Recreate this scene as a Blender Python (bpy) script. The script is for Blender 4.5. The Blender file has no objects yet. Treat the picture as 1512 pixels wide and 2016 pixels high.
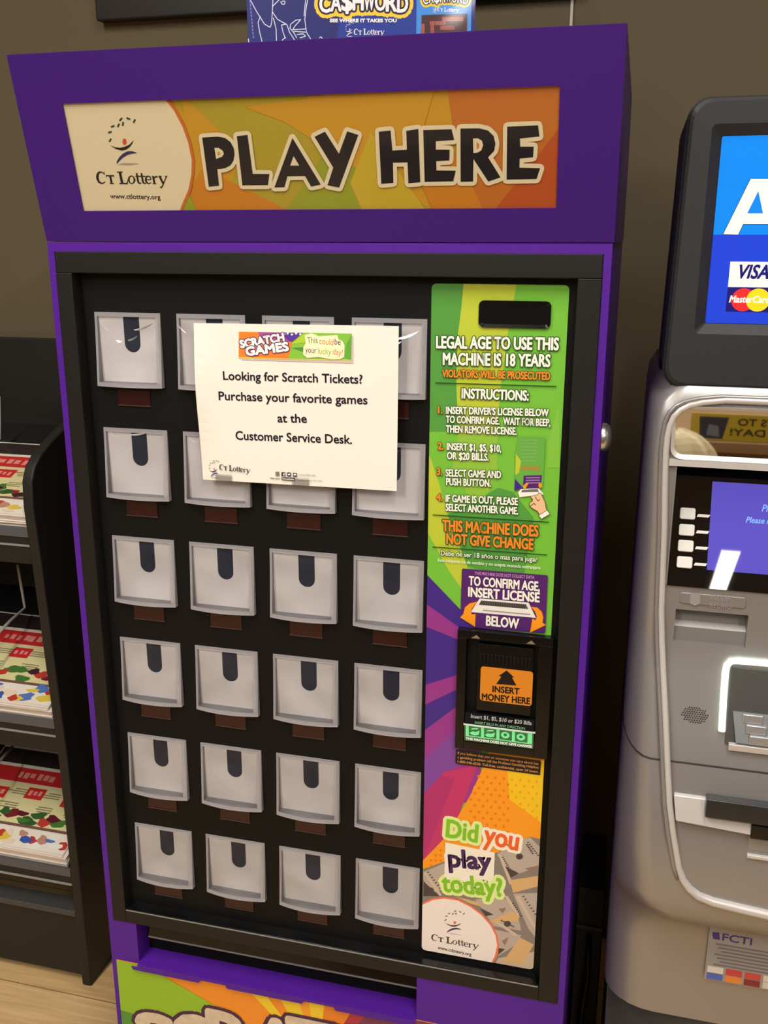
import bpy, bmesh, math, random
from mathutils import Vector, Matrix
random.seed(7)
scene = bpy.context.scene
COL = scene.collection

# ------------------------------------------------------------------ camera
CAM = Vector((0.70332575, -1.17277566, 1.55293095))
RR = [Vector((0.9683850583544866, 0.24945443928204325, 0.0016915904490475003)),      # right
      Vector((0.06956707261551696, -0.2635357807311686, -0.9621378875619163)),      # down
      Vector((-0.23956377264409845, 0.9318376333873136, -0.27255792749364655))]     # forward
FPX = 1887.4077809
cd = bpy.data.cameras.new('camera'); cam = bpy.data.objects.new('camera', cd); COL.objects.link(cam)
cd.sensor_fit = 'VERTICAL'; cd.sensor_height = 36.0; cd.sensor_width = 27.0
cd.lens = FPX / 2016 * 36.0; cd.clip_start = 0.05; cd.clip_end = 60
rx, dn, fw = RR
m = Matrix(((rx.x, -dn.x, -fw.x, CAM.x), (rx.y, -dn.y, -fw.y, CAM.y), (rx.z, -dn.z, -fw.z, CAM.z), (0, 0, 0, 1)))
cam.matrix_world = m
scene.camera = cam

# ------------------------------------------------------------------ world, exposure
w = bpy.data.worlds.new('world'); scene.world = w; w.use_nodes = True
w.node_tree.nodes['Background'].inputs[0].default_value = (1.0, 0.95, 0.88, 1)
w.node_tree.nodes['Background'].inputs[1].default_value = 0.15
vs = scene.view_settings
vs.view_transform = 'Standard'; vs.look = 'None'; vs.gamma = 1; vs.use_curve_mapping = False
vs.exposure = 0.0
scene.display_settings.display_device = 'sRGB'

LAMP_POWER = 13.8
LAMP_COL = (1.0, 0.965, 0.91)

# ------------------------------------------------------------------ geometry helpers
def ray(u, v):
    return (rx * ((u - 756) / FPX) + dn * ((v - 1008) / FPX) + fw).normalized()
def on(u, v, p0, n):
    d = ray(u, v); n = Vector(n)
    return CAM + d * ((Vector(p0) - CAM).dot(n) / d.dot(n))
def aty(u, v, y): return on(u, v, (0, y, 0), (0, 1, 0))
def atx(u, v, x): return on(u, v, (x, 0, 0), (1, 0, 0))
def atz(u, v, z): return on(u, v, (0, 0, z), (0, 0, 1))

def lin(c):
    return tuple((x / 12.92 if x <= 0.04045 else ((x + 0.055) / 1.055) ** 2.4) for x in c)
def rgb(r, g, b): return lin((r / 255, g / 255, b / 255))

MATS = {}
def mat(name, col, rough=0.5, spec=0.5, metal=0.0, coat=0.0, var=0.0, vscale=30, bump=0.0, bscale=200, emit=None, estr=0.0):
    if name in MATS: return MATS[name]
    mm = bpy.data.materials.new(name); mm.use_nodes = True
    nt = mm.node_tree; b = nt.nodes['Principled BSDF']
    c = rgb(*col)
    b.inputs['Base Color'].default_value = (*c, 1)
    b.inputs['Roughness'].default_value = rough
    b.inputs['Specular IOR Level'].default_value = spec
    b.inputs['Metallic'].default_value = metal
    b.inputs['Coat Weight'].default_value = coat
    b.inputs['Coat Roughness'].default_value = 0.05
    if emit:
        b.inputs['Emission Color'].default_value = (*rgb(*emit), 1); b.inputs['Emission Strength'].default_value = estr
    if var or bump:
        tc = nt.nodes.new('ShaderNodeTexCoord'); nz = nt.nodes.new('ShaderNodeTexNoise')
        nz.inputs['Scale'].default_value = vscale; nz.inputs['Detail'].default_value = 4
        nt.links.new(tc.outputs['Object'], nz.inputs['Vector'])
        if var:
            mx = nt.nodes.new('ShaderNodeMix'); mx.data_type = 'RGBA'
            mx.inputs[6].default_value = (*[x * (1 - var) for x in c], 1)
            mx.inputs[7].default_value = (*[min(1, x * (1 + var)) for x in c], 1)
            nt.links.new(nz.outputs['Fac'], mx.inputs[0]); nt.links.new(mx.outputs[2], b.inputs['Base Color'])
        if bump:
            n2 = nt.nodes.new('ShaderNodeTexNoise'); n2.inputs['Scale'].default_value = bscale; n2.inputs['Detail'].default_value = 3
            nt.links.new(tc.outputs['Object'], n2.inputs['Vector'])
            bp = nt.nodes.new('ShaderNodeBump'); bp.inputs['Strength'].default_value = bump; bp.inputs['Distance'].default_value = 0.001
            nt.links.new(n2.outputs['Fac'], bp.inputs['Height']); nt.links.new(bp.outputs['Normal'], b.inputs['Normal'])
    MATS[name] = mm
    return mm

class MB:
    """collects faces with materials and links them as ONE mesh object"""
    def __init__(s): s.v = []; s.f = []; s.m = []; s.mats = []
    def mi(s, m_):
        if m_ not in s.mats: s.mats.append(m_)
        return s.mats.index(m_)
    def face(s, pts, m_):
        i = len(s.v); s.v.extend([tuple(p) for p in pts]); s.f.append(tuple(range(i, i + len(pts)))); s.m.append(s.mi(m_))
    def hexa(s, c, m_):          # 8 corners: bottom 4 (ccw from above), top 4
        i = len(s.v); s.v.extend([tuple(p) for p in c])
        for q in ((3, 2, 1, 0), (4, 5, 6, 7), (0, 1, 5, 4), (1, 2, 6, 5), (2, 3, 7, 6), (3, 0, 4, 7)):
            s.f.append(tuple(i + k for k in q)); s.m.append(s.mi(m_))
    def box(s, x0, x1, y0, y1, z0, z1, m_):
        s.hexa([(x0, y0, z0), (x1, y0, z0), (x1, y1, z0), (x0, y1, z0), (x0, y0, z1), (x1, y0, z1), (x1, y1, z1), (x0, y1, z1)], m_)
    def prism(s, pts, d, m_):    # polygon (list of 3d points) extruded along vector d
        d = Vector(d); a = [Vector(p) for p in pts]; b = [p + d for p in a]; n = len(a); i = len(s.v)
        s.v.extend([tuple(p) for p in a + b])
        k = s.mi(m_)
        s.f.append(tuple(i + j for j in range(n))); s.m.append(k)
        s.f.append(tuple(i + n + j for j in reversed(range(n)))); s.m.append(k)
        for j in range(n):
            j2 = (j + 1) % n
            s.f.append((i + j2, i + j, i + n + j, i + n + j2)); s.m.append(k)
    def tube(s, path, r, m_, seg=10, closed=False):
        path = [Vector(p) for p in path]; n = len(path); i0 = len(s.v); k = s.mi(m_)
        rr = r if isinstance(r, (list, tuple)) else [r] * n
        up = None
        for j, p in enumerate(path):
            if closed: t = path[(j + 1) % n] - path[j - 1]
            else: t = (path[min(j + 1, n - 1)] - path[max(j - 1, 0)])
            t.normalize()
            if up is None:
                up = Vector((0, 0, 1)) if abs(t.z) < .9 else Vector((0, 1, 0))
            a = t.cross(up).normalized(); b = a.cross(t).normalized(); up = b
            for q in range(seg):
                an = 2 * math.pi * q / seg
                s.v.append(tuple(p + a * (math.cos(an) * rr[j]) + b * (math.sin(an) * rr[j])))
        rng = n if closed else n - 1
        for j in range(rng):
            j2 = (j + 1) % n
            for q in range(seg):
                q2 = (q + 1) % seg
                s.f.append((i0 + j * seg + q, i0 + j * seg + q2, i0 + j2 * seg + q2, i0 + j2 * seg + q)); s.m.append(k)
        if not closed:
            s.f.append(tuple(i0 + q for q in reversed(range(seg)))); s.m.append(k)
            s.f.append(tuple(i0 + (n - 1) * seg + q for q in range(seg))); s.m.append(k)
    def grid(s, rows, m_):
        i0 = len(s.v); w_ = len(rows[0]); k = s.mi(m_)
        for r_ in rows: s.v.extend([tuple(p) for p in r_])
        for a in range(len(rows) - 1):
            for b in range(w_ - 1):
                s.f.append((i0 + a * w_ + b, i0 + a * w_ + b + 1, i0 + (a + 1) * w_ + b + 1, i0 + (a + 1) * w_ + b)); s.m.append(k)
    def build(s, name, parent=None, origin=None, bevel=0.0, bseg=2, smooth=False, fix=True, weld=False):
        og = Vector(origin) if origin is not None else (Vector(parent['_o']) if parent is not None and '_o' in parent else Vector((0, 0, 0)))
        me = bpy.data.meshes.new(name)
        me.from_pydata([tuple(Vector(p) - og) for p in s.v], [], s.f)
        for x in s.mats: me.materials.append(x)
        for p, k in zip(me.polygons, s.m): p.material_index = k
        if fix or weld:
            b = bmesh.new(); b.from_mesh(me)
            if weld: bmesh.ops.remove_doubles(b, verts=b.verts, dist=1e-5)
            if fix: bmesh.ops.recalc_face_normals(b, faces=b.faces)
            b.to_mesh(me); b.free()
        if smooth:
            for p in me.polygons: p.use_smooth = True
        o = bpy.data.objects.new(name, me); COL.objects.link(o)
        if parent is not None: o.parent = parent
        else: o.location = og
        if bevel:
            md = o.modifiers.new('bevel', 'BEVEL'); md.width = bevel; md.segments = bseg; md.limit_method = 'ANGLE'; md.angle_limit = math.radians(40)
            md.harden_normals = False
            for p in me.polygons: p.use_smooth = True
            me.shade_smooth() if hasattr(me, 'shade_smooth') else None
            o.modifiers.new('wn', 'WEIGHTED_NORMAL').keep_sharp = True
        return o

def thing(name, loc, label, cat, group=None):
    o = bpy.data.objects.new(name, None); COL.objects.link(o); o.location = loc; o.empty_display_size = .05
    o['_o'] = tuple(loc); o['label'] = label; o['category'] = cat
    if group: o['group'] = group
    THINGS.append(o)
    return o
THINGS = []
def tag(o, label, cat, group=None):
    o['label'] = label; o['category'] = cat
    if group: o['group'] = group
    return o
def structure(o): o['kind'] = 'structure'; return o

def rrect(x0, x1, y0, y1, r, seg=5):
    P = []
    for cx, cy, a0 in ((x1 - r, y1 - r, 0), (x0 + r, y1 - r, 90), (x0 + r, y0 + r, 180), (x1 - r, y0 + r, 270)):
        for k in range(seg + 1):
            a = math.radians(a0 + 90 * k / seg); P.append((cx + r * math.cos(a), cy + r * math.sin(a)))
    return P
def clip(poly, C):
    """Sutherland-Hodgman against a convex ccw polygon C"""
    out = list(poly)
    for i in range(len(C)):
        a = C[i]; b = C[(i + 1) % len(C)]
        ex, ey = b[0] - a[0], b[1] - a[1]
        side = lambda p: ex * (p[1] - a[1]) - ey * (p[0] - a[0])
        inp, out = out, []
        for j in range(len(inp)):
            p, q = inp[j - 1], inp[j]; sp, sq = side(p), side(q)
            if (sp >= 0) != (sq >= 0):
                t = sp / (sp - sq); out.append((p[0] + (q[0] - p[0]) * t, p[1] + (q[1] - p[1]) * t))
            if sq >= 0: out.append(q)
        if not out: return []
    return out

FONT = {}
def glyph_mesh(body, bold=0.0, shear=0.0, res=3, spacing=1.0):
    key = (body, bold, shear, res, spacing)
    if key in FONT: return FONT[key]
    cu = bpy.data.curves.new('t', 'FONT'); cu.body = body; cu.offset = bold; cu.shear = shear; cu.resolution_u = res
    cu.space_character = spacing
    o = bpy.data.objects.new('t', cu); COL.objects.link(o)
    dg = bpy.context.evaluated_depsgraph_get()
    me = bpy.data.meshes.new_from_object(o.evaluated_get(dg))
    V = [(v.co.x, v.co.y) for v in me.vertices]; F = [tuple(p.vertices) for p in me.polygons]
    cnt = {}
    for f in F:
        for a, b in zip(f, f[1:] + f[:1]):
            k = (min(a, b), max(a, b)); cnt[k] = cnt.get(k, 0) + 1
    E = [k for k, c in cnt.items() if c == 1]
    bpy.data.objects.remove(o); bpy.data.curves.remove(cu); bpy.data.meshes.remove(me)
    FONT[key] = (V, F, E)
    return FONT[key]

class Print:
    """flat artwork on a plane: polygons and lettering in thin layers; goes into the mesh of the part it is printed on"""
    STEP = 0.00006
    def __init__(s, mb, o, u, v, clipc=None, base=0.0002):
        s.mb = mb; s.o = Vector(o); s.u = Vector(u).normalized(); s.v = Vector(v).normalized()
        s.n = s.u.cross(s.v).normalized(); s.c = clipc; s.base = base; s.L = 0; s.k = 0
    def px(s, p):
        q = on(p[0], p[1], s.o, s.n) - s.o; return (q.dot(s.u), q.dot(s.v))
    def w(s, p, L=None):
        return s.o + s.u * p[0] + s.v * p[1] + s.n * (s.base + s.STEP * (s.L if L is None else L) + s.k * 1.3e-6)
    def poly(s, pts, m_, px=False, cl=True):
        if px: pts = [s.px(p) for p in pts]
        if s.c and cl: pts = clip(pts, s.c)
        if len(pts) >= 3:
            a = sum(p[0] * q[1] - q[0] * p[1] for p, q in zip(pts, pts[1:] + pts[:1]))
            if a < 0: pts = pts[::-1]
            s.k = (s.k + 1) % 41      # no two overlapping shapes lie in exactly one plane
            s.mb.face([s.w(p) for p in pts], m_)
    def halo(s, segs, r, m_, n=8):
        for a, b in segs:
            dx, dy = b[0] - a[0], b[1] - a[1]; l = math.hypot(dx, dy)
            if l > 1e-9:
                nx, ny = -dy / l * r, dx / l * r
                s.poly([(a[0] + nx, a[1] + ny), (b[0] + nx, b[1] + ny), (b[0] - nx, b[1] - ny), (a[0] - nx, a[1] - ny)], m_)
        seen = set()
        for a, b in segs:
            for p in (a, b):
                k = (round(p[0], 5), round(p[1], 5))
                if k in seen: continue
                seen.add(k)
                s.poly([(p[0] + r * math.cos(2 * math.pi * i / n), p[1] + r * math.sin(2 * math.pi * i / n)) for i in range(n)], m_)
    def outlined(s, pts, m_, r, hm, px=True):
        if px: pts = [s.px(p) for p in pts]
        L = s.L
        s.halo(list(zip(pts, pts[1:] + pts[:1])), r, hm); s.L = L + 2
        s.poly(pts, m_); s.L = L
    def line(s, pts, wd, m_, px=True):
        if px: pts = [s.px(p) for p in pts]
        wl = wd if isinstance(wd, (list, tuple)) else [wd] * len(pts)
        for i in range(len(pts) - 1):
            a, b = pts[i], pts[i + 1]; dx, dy = b[0] - a[0], b[1] - a[1]; l = math.hypot(dx, dy) or 1e-9
            n = (-dy / l / 2, dx / l / 2)
            s.poly([(a[0] + n[0] * wl[i], a[1] + n[1] * wl[i]), (b[0] + n[0] * wl[i + 1], b[1] + n[1] * wl[i + 1]),
                    (b[0] - n[0] * wl[i + 1], b[1] - n[1] * wl[i + 1]), (a[0] - n[0] * wl[i], a[1] - n[1] * wl[i])], m_)
    def ell(s, c, a, b, m_, px=True, n=20, rot=0):
        ca, sa = math.cos(rot), math.sin(rot)
        s.poly([(c[0] + a * math.cos(t) * ca - b * math.sin(t) * sa, c[1] + a * math.cos(t) * sa + b * math.sin(t) * ca)
                for t in [2 * math.pi * i / n for i in range(n)]], m_, px=px)
    def text(s, body, A, B, cap, m_, bold=0.0, halo=None, px=True, shear=0.0, snap=False, cl=False, capvec=None, spacing=1.0, up=None):
        """A, B: ends of the base line; cap: height of a capital (all in pixels of the photo when px)"""
        V, F, E = glyph_mesh(body, 0.0, shear, 3, spacing)
        if not V: return
        xs = [p[0] for p in V]; x0, x1 = min(xs), max(xs)
        if px:
            T = s.px((A[0], A[1] - cap)); PA, PB = s.px(A), s.px(B); capm = abs(T[1] - PA[1])
        else: PA, PB, capm = A, B, cap
        if snap: PB = (PB[0], PA[1]) if snap is True else PB
        dx, dy = PB[0] - PA[0], PB[1] - PA[1]; l = math.hypot(dx, dy)
        ux, uy = (dx / l, dy / l); vx, vy = (-uy, ux)
        if up: vx, vy = up
        k = l / (x1 - x0); kc = capm / 0.682
        Q = [(PA[0] + ux * (p[0] - x0) * k + vx * p[1] * kc, PA[1] + uy * (p[0] - x0) * k + vy * p[1] * kc) for p in V]
        oc = s.c
        if not cl: s.c = None
        L = s.L
        ee = [(Q[a], Q[b]) for a, b in E]; rb = bold * min(k, kc) * 1.15     # heavier strokes
        if halo: s.halo(ee, halo[1] + rb, halo[0], 6)
        s.L = L + (2 if halo else 0)
        if rb: s.halo(ee, rb, m_, 6)
        for f in F: s.poly([Q[i] for i in f], m_)
        s.L = L; s.c = oc

# --- the lottery emblem with its serif lettering, traced once in its own units (1 = width of the lettering)
def _lg(x, y):
    return ((x - 385 - 0.12 * (y - 930)) / 750.0, (930 - y) / 750.0)
def emblem(pr, M, ink, dash, head, body, grey, words=True, sc_text=None):
    """M maps emblem units to the print's (u, v)"""
    def P(*pts): return [M(_lg(*p)) for p in pts]
    def poly(pts, m_): pr.poly(P(*pts), m_)
    if dash:
        for x, y, a in ((553, 458, 60), (553, 375, 15), (585, 315, 20), (645, 305, 62), (692, 290, 80), (672, 243, 45), (750, 237, -25), (810, 262, 62)):
            c, s_ = math.cos(math.radians(a)), math.sin(math.radians(a))
            poly([(x + i * c * 20 + j * s_ * 9, y - i * s_ * 20 + j * c * 9) for i, j in ((-1, -1), (1, -1), (1, 1), (-1, 1))], dash)
        poly([(702 + 21 * math.cos(t), 475 + 34 * math.sin(t)) for t in [i * math.pi / 8 for i in range(16)]], head)
        poly([(548, 512), (600, 532), (650, 538), (705, 528), (755, 503), (798, 458), (785, 490), (755, 530), (715, 558), (670, 568), (610, 552)], ink)
        poly([(612, 710), (612, 685), (640, 640), (680, 600), (730, 575), (780, 574), (832, 596), (780, 600), (730, 612), (680, 642), (640, 680)], body)
        poly([(612, 718), (690, 700), (850, 706), (760, 722)], grey)
    if not words: return
    def st(path, wd):
        pts = [M(_lg(*p)) for p in path]
        k = math.hypot(M((1, 0))[0] - M((0, 0))[0], M((1, 0))[1] - M((0, 0))[1]) / 750
        pr.line(pts, [x * k for x in wd], ink, px=False)
    # C
    st([(474, 822), (452, 800), (430, 797), (412, 808), (400, 832), (398, 862), (405, 892), (422, 915), (447, 922), (468, 914), (480, 900)], [6, 10, 14, 20, 25, 27, 25, 19, 13, 9, 5])
    st([(472, 793), (476, 826)], [7, 9])
    # small-cap T
    st([(489, 838), (577, 838)], [13, 13]); st([(535, 838), (550, 925)], [23, 23]); st([(528, 922), (574, 922)], [9, 9])
    st([(491, 832), (494, 856)], [6, 6]); st([(574, 832), (577, 856)], [6, 6])
    # L
    st([(640, 795), (663, 925)], [27, 27]); st([(610, 797), (672, 797)], [10, 10]); st([(632, 921), (722, 921)], [13, 13]); st([(714, 922), (722, 882)], [14, 5])
    # o
    st([(763 + 31 * math.cos(i * math.pi / 8), 880 + 41 * math.sin(i * math.pi / 8)) for i in range(17)], [22 - 13 * abs(math.sin(i * math.pi / 8)) for i in range(17)])
    # t t
    for dx in (0, 50):
        st([(818 + dx, 808), (832 + dx, 905), (846 + dx, 920), (866 + dx, 912)], [17, 21, 14, 6]); st([(804 + dx, 842), (862 + dx, 842)], [10, 10])
    # e
    st([(908, 880), (968, 876), (962, 852), (942, 838), (920, 848), (910, 880), (920, 908), (944, 922), (970, 908)], [8, 9, 15, 9, 14, 20, 17, 11, 5])
    # r
    st([(990, 842), (1004, 924)], [20, 21]); st([(978, 842), (996, 842)], [8, 8]); st([(984, 921), (1022, 921)], [8, 8]); st([(1000, 862), (1016, 844), (1036, 848)], [9, 13, 16])
    # y
    st([(1058, 842), (1094, 920)], [22, 20]); st([(1130, 842), (1098, 915), (1080, 958), (1062, 962)], [8, 12, 12, 16]); st([(1044, 841), (1080, 841)], [8, 8]); st([(1112, 841), (1140, 841)], [8, 8])

def emap(pr, A, B, hs=1.0):
    """emblem units -> print units from the two ends of the base line of its lettering (in photo pixels)"""
    a, b = pr.px(A), pr.px(B); dx, dy = b[0] - a[0], b[1] - a[1]
    return lambda p: (a[0] + dx * p[0] - dy * p[1] * hs, a[1] + dy * p[0] + dx * p[1] * hs)

# ------------------------------------------------------------------ materials
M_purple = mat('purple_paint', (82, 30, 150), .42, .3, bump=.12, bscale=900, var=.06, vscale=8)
M_header_shade = mat('purple_paint_header_shade', (62, 24, 118), .42, .3, bump=.12, bscale=900, var=.06, vscale=8)  # cabinet purple made darker: the shade of the tilted header put into the colour
M_black = mat('black_powder_coat', (24, 23, 22), .5, .35, bump=.15, bscale=900)
M_panel = mat('black_panel', (14, 14, 15), .55, .2, bump=.1, bscale=700)
M_gloss = mat('black_gloss_plastic', (12, 12, 13), .18, .5, var=.2)
M_pit = mat('black_inside', (9, 9, 10), .8, .2)

# ================================================================== the setting
def wood():
    mm = bpy.data.materials.new('wood_floor'); mm.use_nodes = True; nt = mm.node_tree; b = nt.nodes['Principled BSDF']
    tc = nt.nodes.new('ShaderNodeTexCoord'); br = nt.nodes.new('ShaderNodeTexBrick')
    br.inputs['Scale'].default_value = 1; br.inputs['Brick Width'].default_value = 1.2; br.inputs['Row Height'].default_value = .15
    br.inputs['Mortar Size'].default_value = .0012
    br.inputs['Color1'].default_value = (*rgb(232, 196, 142), 1); br.inputs['Color2'].default_value = (*rgb(220, 182, 126), 1); br.inputs['Mortar'].default_value = (*rgb(150, 112, 70), 1)
    nt.links.new(tc.outputs['Object'], br.inputs['Vector'])
    mp = nt.nodes.new('ShaderNodeMapping'); mp.inputs['Scale'].default_value = (3, 45, 1); nt.links.new(tc.outputs['Object'], mp.inputs['Vector'])
    nz = nt.nodes.new('ShaderNodeTexNoise'); nz.inputs['Scale'].default_value = 1.5; nz.inputs['Detail'].default_value = 6; nz.inputs['Distortion'].default_value = .8
    nt.links.new(mp.outputs['Vector'], nz.inputs['Vector'])
    mx = nt.nodes.new('ShaderNodeMix'); mx.data_type = 'RGBA'; mx.blend_type = 'MULTIPLY'; mx.inputs[0].default_value = .45
    cr = nt.nodes.new('ShaderNodeValToRGB'); cr.color_ramp.elements[0].position = .3; cr.color_ramp.elements[0].color = (.45, .4, .33, 1); cr.color_ramp.elements[1].position = .65
    nt.links.new(nz.outputs['Fac'], cr.inputs[0]); nt.links.new(br.outputs['Color'], mx.inputs[6]); nt.links.new(cr.outputs[0], mx.inputs[7])
    nt.links.new(mx.outputs[2], b.inputs['Base Color']); b.inputs['Roughness'].default_value = .45
    return mm
M_wall = mat('olive_brown_wall_paint', (100, 90, 69), .75, .25, var=.05, vscale=3, bump=.1, bscale=300)
M_wall2 = mat('beige_wall_paint', (132, 127, 118), .8, .25, var=.05, vscale=3)
M_ceil = mat('ceiling_tile', (215, 210, 200), .9, .2, var=.05, vscale=40)
WY = 0.76
def wallbox(name, a, m_):
    b = MB(); b.box(*a, m_); return structure(b.build(name))
wallbox('floor', (-3.5, 4.5, -6, WY + .1, -.1, 0), wood())
wallbox('wall_back', (-3.5, 4.5, WY, WY + .1, 0, 3.0), M_wall)
wallbox('wall_left', (-3.6, -3.5, -6, WY + .1, 0, 3.0), M_wall2)
wallbox('wall_right', (4.5, 4.6, -6, WY + .1, 0, 3.0), M_wall2)
wallbox('wall_front', (-3.5, 4.5, -6.1, -6, 0, 3.0), M_wall2)
wallbox('ceiling', (-3.6, 4.6, -6.1, WY + .1, 3.0, 3.1), M_ceil)

# ceiling lights: recessed troffers of the shop, each with its own lamp
M_lampw = mat('lamp_housing_white', (225, 225, 220), .5)
M_diff = mat('lamp_diffuser', (245, 242, 235), .5, emit=(255, 243, 225), estr=6.0)
def ceiling_light(x, y, label, power=1.0):
    t = thing('ceiling_light', (x, y, 2.99), label, 'light', 'ceiling lights of the shop')
    b = MB(); hx, hy = .055, .60
    for a in ((-hx - .03, -hx, -hy, hy), (hx, hx + .03, -hy, hy), (-hx - .03, hx + .03, -hy - .03, -hy), (-hx - .03, hx + .03, hy, hy + .03)):
        b.box(x + a[0], x + a[1], y + a[2], y + a[3], 2.955, 2.998, M_lampw)
    b.build('frame', t)
    b = MB(); b.box(x - hx, x + hx, y - hy, y + hy, 2.975, 2.985, M_diff); b.build('diffuser', t)
    ld = bpy.data.lights.new('lamp', 'AREA'); ld.shape = 'RECTANGLE'; ld.size = .10; ld.size_y = 1.18; ld.energy = LAMP_POWER * power; ld.color = LAMP_COL
    lo = bpy.data.objects.new('lamp', ld); COL.objects.link(lo); lo.parent = t; lo.location = (0, 0, -.04)
ceiling_light(-0.45, -1.10, 'ceiling strip light in front of the newspaper rack', 2.0)
ceiling_light(0.95, -1.15, 'ceiling strip light before the cash machine', 2.0)
ceiling_light(-0.50, -2.75, 'second ceiling strip light out from the newspaper rack', 3.0)
ceiling_light(2.10, -2.75, 'ceiling strip light over the right end of the counter', 3.0)
ceiling_light(-0.75, -4.2, 'far ceiling strip light over the left side of the aisle', 1.0)
ceiling_light(1.325, -4.75, 'far ceiling strip light over the right side of the aisle', 1.0)

# framed board on the wall above the machine (only its bottom rail is in the photo)
M_rail = mat('black_satin_rail', (34, 31, 30), .45, .4)
t = thing('wall_frame', (.09, WY, 1.95), 'wide black frame hung on the wall behind the lottery machine', 'frame')
b = MB()
def rail(a, c_):
    b.box(a[0], a[1], WY - .028, WY, c_[0], c_[1], M_rail)
rail((-.384, .566), (1.975, 2.032)); rail((-.384, .566), (2.50, 2.55)); rail((-.384, -.34), (2.032, 2.5)); rail((.522, .566), (2.032, 2.5))
b.build('rail', t, bevel=.004)
b = MB(); b.box(-.34, .522, WY - .012, WY, 2.03, 2.50, mat('dark_board', (48, 44, 40), .6)); b.build('board', t)
b = MB(); b.box(.552, .557, WY - .006, WY, 1.925, 1.976, mat('pale_clip', (190, 185, 175), .5)); o = b.build('hanging_clip', t); o['label'] = 'thin pale metal clip under the frame'

# ================================================================== lottery ticket machine
PF = -0.016
X0, X1 = -0.0518, 0.6730
mach = thing('scratch_ticket_machine', (.31, .29, 0), 'tall purple scratch ticket vending machine with a PLAY HERE header', 'vending machine')
# cabinet
b = MB()
b.box(X0, X1, .02, .60, 0.0, 1.550, M_purple)
b.box(X0, -.0425, PF, .02, 0.0, 1.550, M_purple)
b.box(.6640, X1, PF, .02, 0.0, 1.550, M_purple)
b.box(-.0425, .6640, PF, .02, 1.5385, 1.550, M_purple)
SX0, SX1, SZ0, SZ1 = -.0025, .4575, .428, .4985
b.box(-.0425, SX0, PF, .02, SZ0, .5005, M_purple)
b.box(SX1, .6640, PF, .02, SZ0, .5005, M_purple)
b.box(-.0425, .6640, PF, .02, 0.0, SZ0, M_purple)
b.build('cabinet', mach)
# ticket tray: purple lip that stands out of the slot, with three tabs
b = MB()
lipz, lipy = .4275, PF - .006
b.box(SX0 + .0005, SX1 - .0005, lipy, .0185, lipz - .0015, lipz, M_purple)
b.box(SX0 + .0005, SX1 - .0005, lipy - .0012, lipy, lipz - .0055, lipz, M_purple)
for ua, va, ub, vb in ((258, 1890, 396, 1920), (443, 1928, 600, 1962), (657, 1975, 816, 2004)):
    xa, xb = aty(ua, va, lipy).x, aty(ub, vb, lipy).x
    b.prism([(xa, lipy - .0013, lipz - .0050), (xb, lipy - .0013, lipz - .0050), (xb - .005, lipy - .0013, lipz - .0110), (xa + .003, lipy - .0013, lipz - .0110)], (0, .0014, 0), M_purple)
b.build('ticket_tray', mach)
b = MB()
b.box(SX0 + .001, SX1 - .001, .0185,   .0195, lipz, SZ1 + .001, M_pit)
b.build('slot_back', mach)
b = MB()
b.hexa([(SX0 + .012, -.001, .468), (SX1 - .003, -.001, .468), (SX1 - .003, .002, .468), (SX0 + .012, .002, .468),
        (SX0 + .012, .008, .499), (SX1 - .003, .008, .499), (SX1 - .003, .012, .499), (SX0 + .012, .012, .499)], M_gloss)
b.box(SX0 + .012, SX1 - .003, -.0025, .001, .4665, .4685, mat('flap_edge', (120, 118, 122), .4))
b.build('ticket_flap', mach)
# header: slanted hood with a window
hp = Vector((0, PF, 1.550)); HU = Vector((0, -.2217, .9751)).normalized(); HN = Vector((0, -HU.z, HU.y))
def hq(x, v, d=0): return Vector((x, 0, 0)) + hp + HU * v - HN * d
HX0, HX1, HT = -.0518, .6745, .2225
WX0, WX1, WV0, WV1 = .0100, .6085, .0392, .1662
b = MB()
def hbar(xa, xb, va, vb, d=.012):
    b.hexa([hq(xa, va), hq(xb, va), hq(xb, va, d), hq(xa, va, d), hq(xa, vb), hq(xb, vb), hq(xb, vb, d), hq(xa, vb, d)], M_header_shade)
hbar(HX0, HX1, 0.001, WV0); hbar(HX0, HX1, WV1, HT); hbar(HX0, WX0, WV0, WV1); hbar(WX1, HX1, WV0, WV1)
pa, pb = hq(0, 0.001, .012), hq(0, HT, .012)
b.prism([(HX0, pa.y, pa.z), (HX0, pb.y, pb.z), (HX0, .50, pb.z), (HX0, .58, 1.66), (HX0, .58, 1.5505), (HX0, pa.y + .003, 1.5505)], (HX1 - HX0, 0, 0), M_header_shade)
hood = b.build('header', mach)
# the header sign; its colours are darkened to carry the shade of the tilt
C_cream = mat('sign_cream', (206, 193, 158), .35, .5, coat=.6)
def sg(n, c_): return mat('sign_' + n, tuple(int(x * .90) for x in c_), .35, .5, coat=.6)
S_gold, S_yel, S_grn, S_org, S_rust, S_olive, S_ink = sg('gold', (205, 150, 38)), sg('yellow', (200, 170, 45)), sg('green', (150, 158, 40)), sg('orange', (205, 128, 32)), sg('rust', (186, 84, 36)), sg('olive', (176, 156, 46)), sg('ink', (16, 18, 28))
S_amber = sg('amber', (196, 112, 40)); S_line = sg('ring', (206, 106, 50))
b = MB()
for q in ((WX0, WX1, WV0, WV1),):
    b.hexa([hq(q[0], q[2], .0035), hq(q[1], q[2], .0035), hq(q[1], q[2], .011), hq(q[0], q[2], .011), hq(q[0], q[3], .0035), hq(q[1], q[3], .0035), hq(q[1], q[3], .011), hq(q[0], q[3], .011)], S_gold)
cl = [(WX0, WV0), (WX1, WV0), (WX1, WV1), (WX0, WV1)]
pr = Print(b, hp - HN * .0035, (1, 0, 0), HU, cl)
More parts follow.
